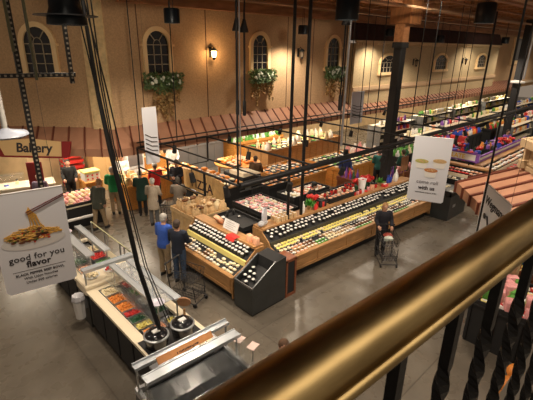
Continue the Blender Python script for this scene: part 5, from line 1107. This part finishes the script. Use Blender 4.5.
# ------------------------------------------------------------------ brass handrail and iron balusters beside the viewer
BR = bpy.data.materials.new('aged brass'); BR.use_nodes = True; nt = BR.node_tree; bs = nt.nodes['Principled BSDF']; bs.inputs['Metallic'].default_value = 1
tc = nt.nodes.new('ShaderNodeTexCoord'); mp = nt.nodes.new('ShaderNodeMapping'); mp.inputs['Scale'].default_value = (3, 14, 14); n1 = nt.nodes.new('ShaderNodeTexNoise'); n1.inputs['Scale'].default_value = 2.2; n1.inputs['Detail'].default_value = 6
nt.links.new(tc.outputs['Object'], mp.inputs[0]); nt.links.new(mp.outputs[0], n1.inputs['Vector'])
rp = nt.nodes.new('ShaderNodeValToRGB'); rp.color_ramp.elements[0].position = .3; rp.color_ramp.elements[0].color = (.20, .135, .055, 1); rp.color_ramp.elements[1].position = .7; rp.color_ramp.elements[1].color = (.46, .34, .155, 1)
nt.links.new(n1.outputs['Fac'], rp.inputs[0]); nt.links.new(rp.outputs[0], bs.inputs['Base Color'])
mr = nt.nodes.new('ShaderNodeMapRange'); mr.inputs[3].default_value = .26; mr.inputs[4].default_value = .48; nt.links.new(n1.outputs['Fac'], mr.inputs[0]); nt.links.new(mr.outputs[0], bs.inputs['Roughness'])
ra, re = math.radians(-3.75), math.radians(1.0)
t = thing('handrail', 'aged brass handrail running across the lower right foreground', 'handrail', (.0197, .2174, H - .311))
t.rotation_euler = (0, -re, ra)
prof = []   # (y, z) outline, a domed cap with a bead on either side
for i in range(13): a = PI * i / 12; prof.append((.034 * math.cos(a), .004 + .030 * math.sin(a)))
left = [(-.036, -.002), (-.040, .002), (-.044, .000), (-.046, -.005), (-.044, -.010), (-.038, -.013), (-.03, -.020), (-.012, -.024)]
right = [(.012, -.024), (.03, -.020), (.038, -.013), (.044, -.010), (.046, -.005), (.044, .000), (.040, .002), (.036, -.002)]
MB().prism(prof + left + right, 'x', -1.2, 3.6).build('brass_cap', BR, t, True)
MB().box(-1.2, -.014, -.034, 3.6, .014, -.022).build('under_bar', MATBLK, t)
IR = mat('wrought iron', (.014, .014, .015), .38, .6, bump=.2, scale=30)
dirv = Vector((math.cos(ra), math.sin(ra), 0)); base = Vector((.0197, .2174, 0))
def baluster_mesh():
    b = MB(); n = 60; top, bot = 0, -1.0; hw = .0085; vs = []
    for i in range(n + 1):
        z = -i / n; tw = 0 if z > -.15 else min(1, (-z - .15) / .62) * PI * 5 if z > -.77 else PI * 5; k = 1.0
        if -.77 < z < -.15: k = 1.12
        for c in range(4): a = tw + PI / 4 + c * PI / 2; vs.append((hw * 1.414 * k * math.cos(a), hw * 1.414 * k * math.sin(a), z))
    fs = [(i * 4 + c, i * 4 + (c + 1) % 4, (i + 1) * 4 + (c + 1) % 4, (i + 1) * 4 + c) for i in range(n) for c in range(4)] + [(3, 2, 1, 0), (n * 4, n * 4 + 1, n * 4 + 2, n * 4 + 3)]
    b.add(vs, fs); me = b.mesh('baluster', IR); 
    return me
bme = baluster_mesh()
for i in range(22):
    s = -.68 + i * .156 - .0 + .004; p = base + dirv * (s + .15)
    o = link('baluster', bme, None, (p.x, p.y, H - .311 + (s + .15) * math.tan(re) - .034), ra); tag(o, 'black wrought iron baluster with twisted shaft under the brass handrail', 'baluster', 'twisted balusters under the brass handrail')
b = MB().box(-3, -2.5, H - 1.72, 6.0, .28, H - 1.38)
b.M = Matrix.Rotation(0, 4, 'Z'); struct('floor_mezzanine', b, mat('mezzanine slab', (.25, .22, .18), .6))
bb = MB(); bb.M = Matrix.Translation((.0197, .2174, 0)) @ Matrix.Rotation(ra, 4, 'Z'); bb.box(-1.0, -.02, H - 1.37, 3.4, .02, H - 1.345); tag(bb.build('bottom_rail', IR), 'black bottom rail that carries the twisted balusters', 'rail')
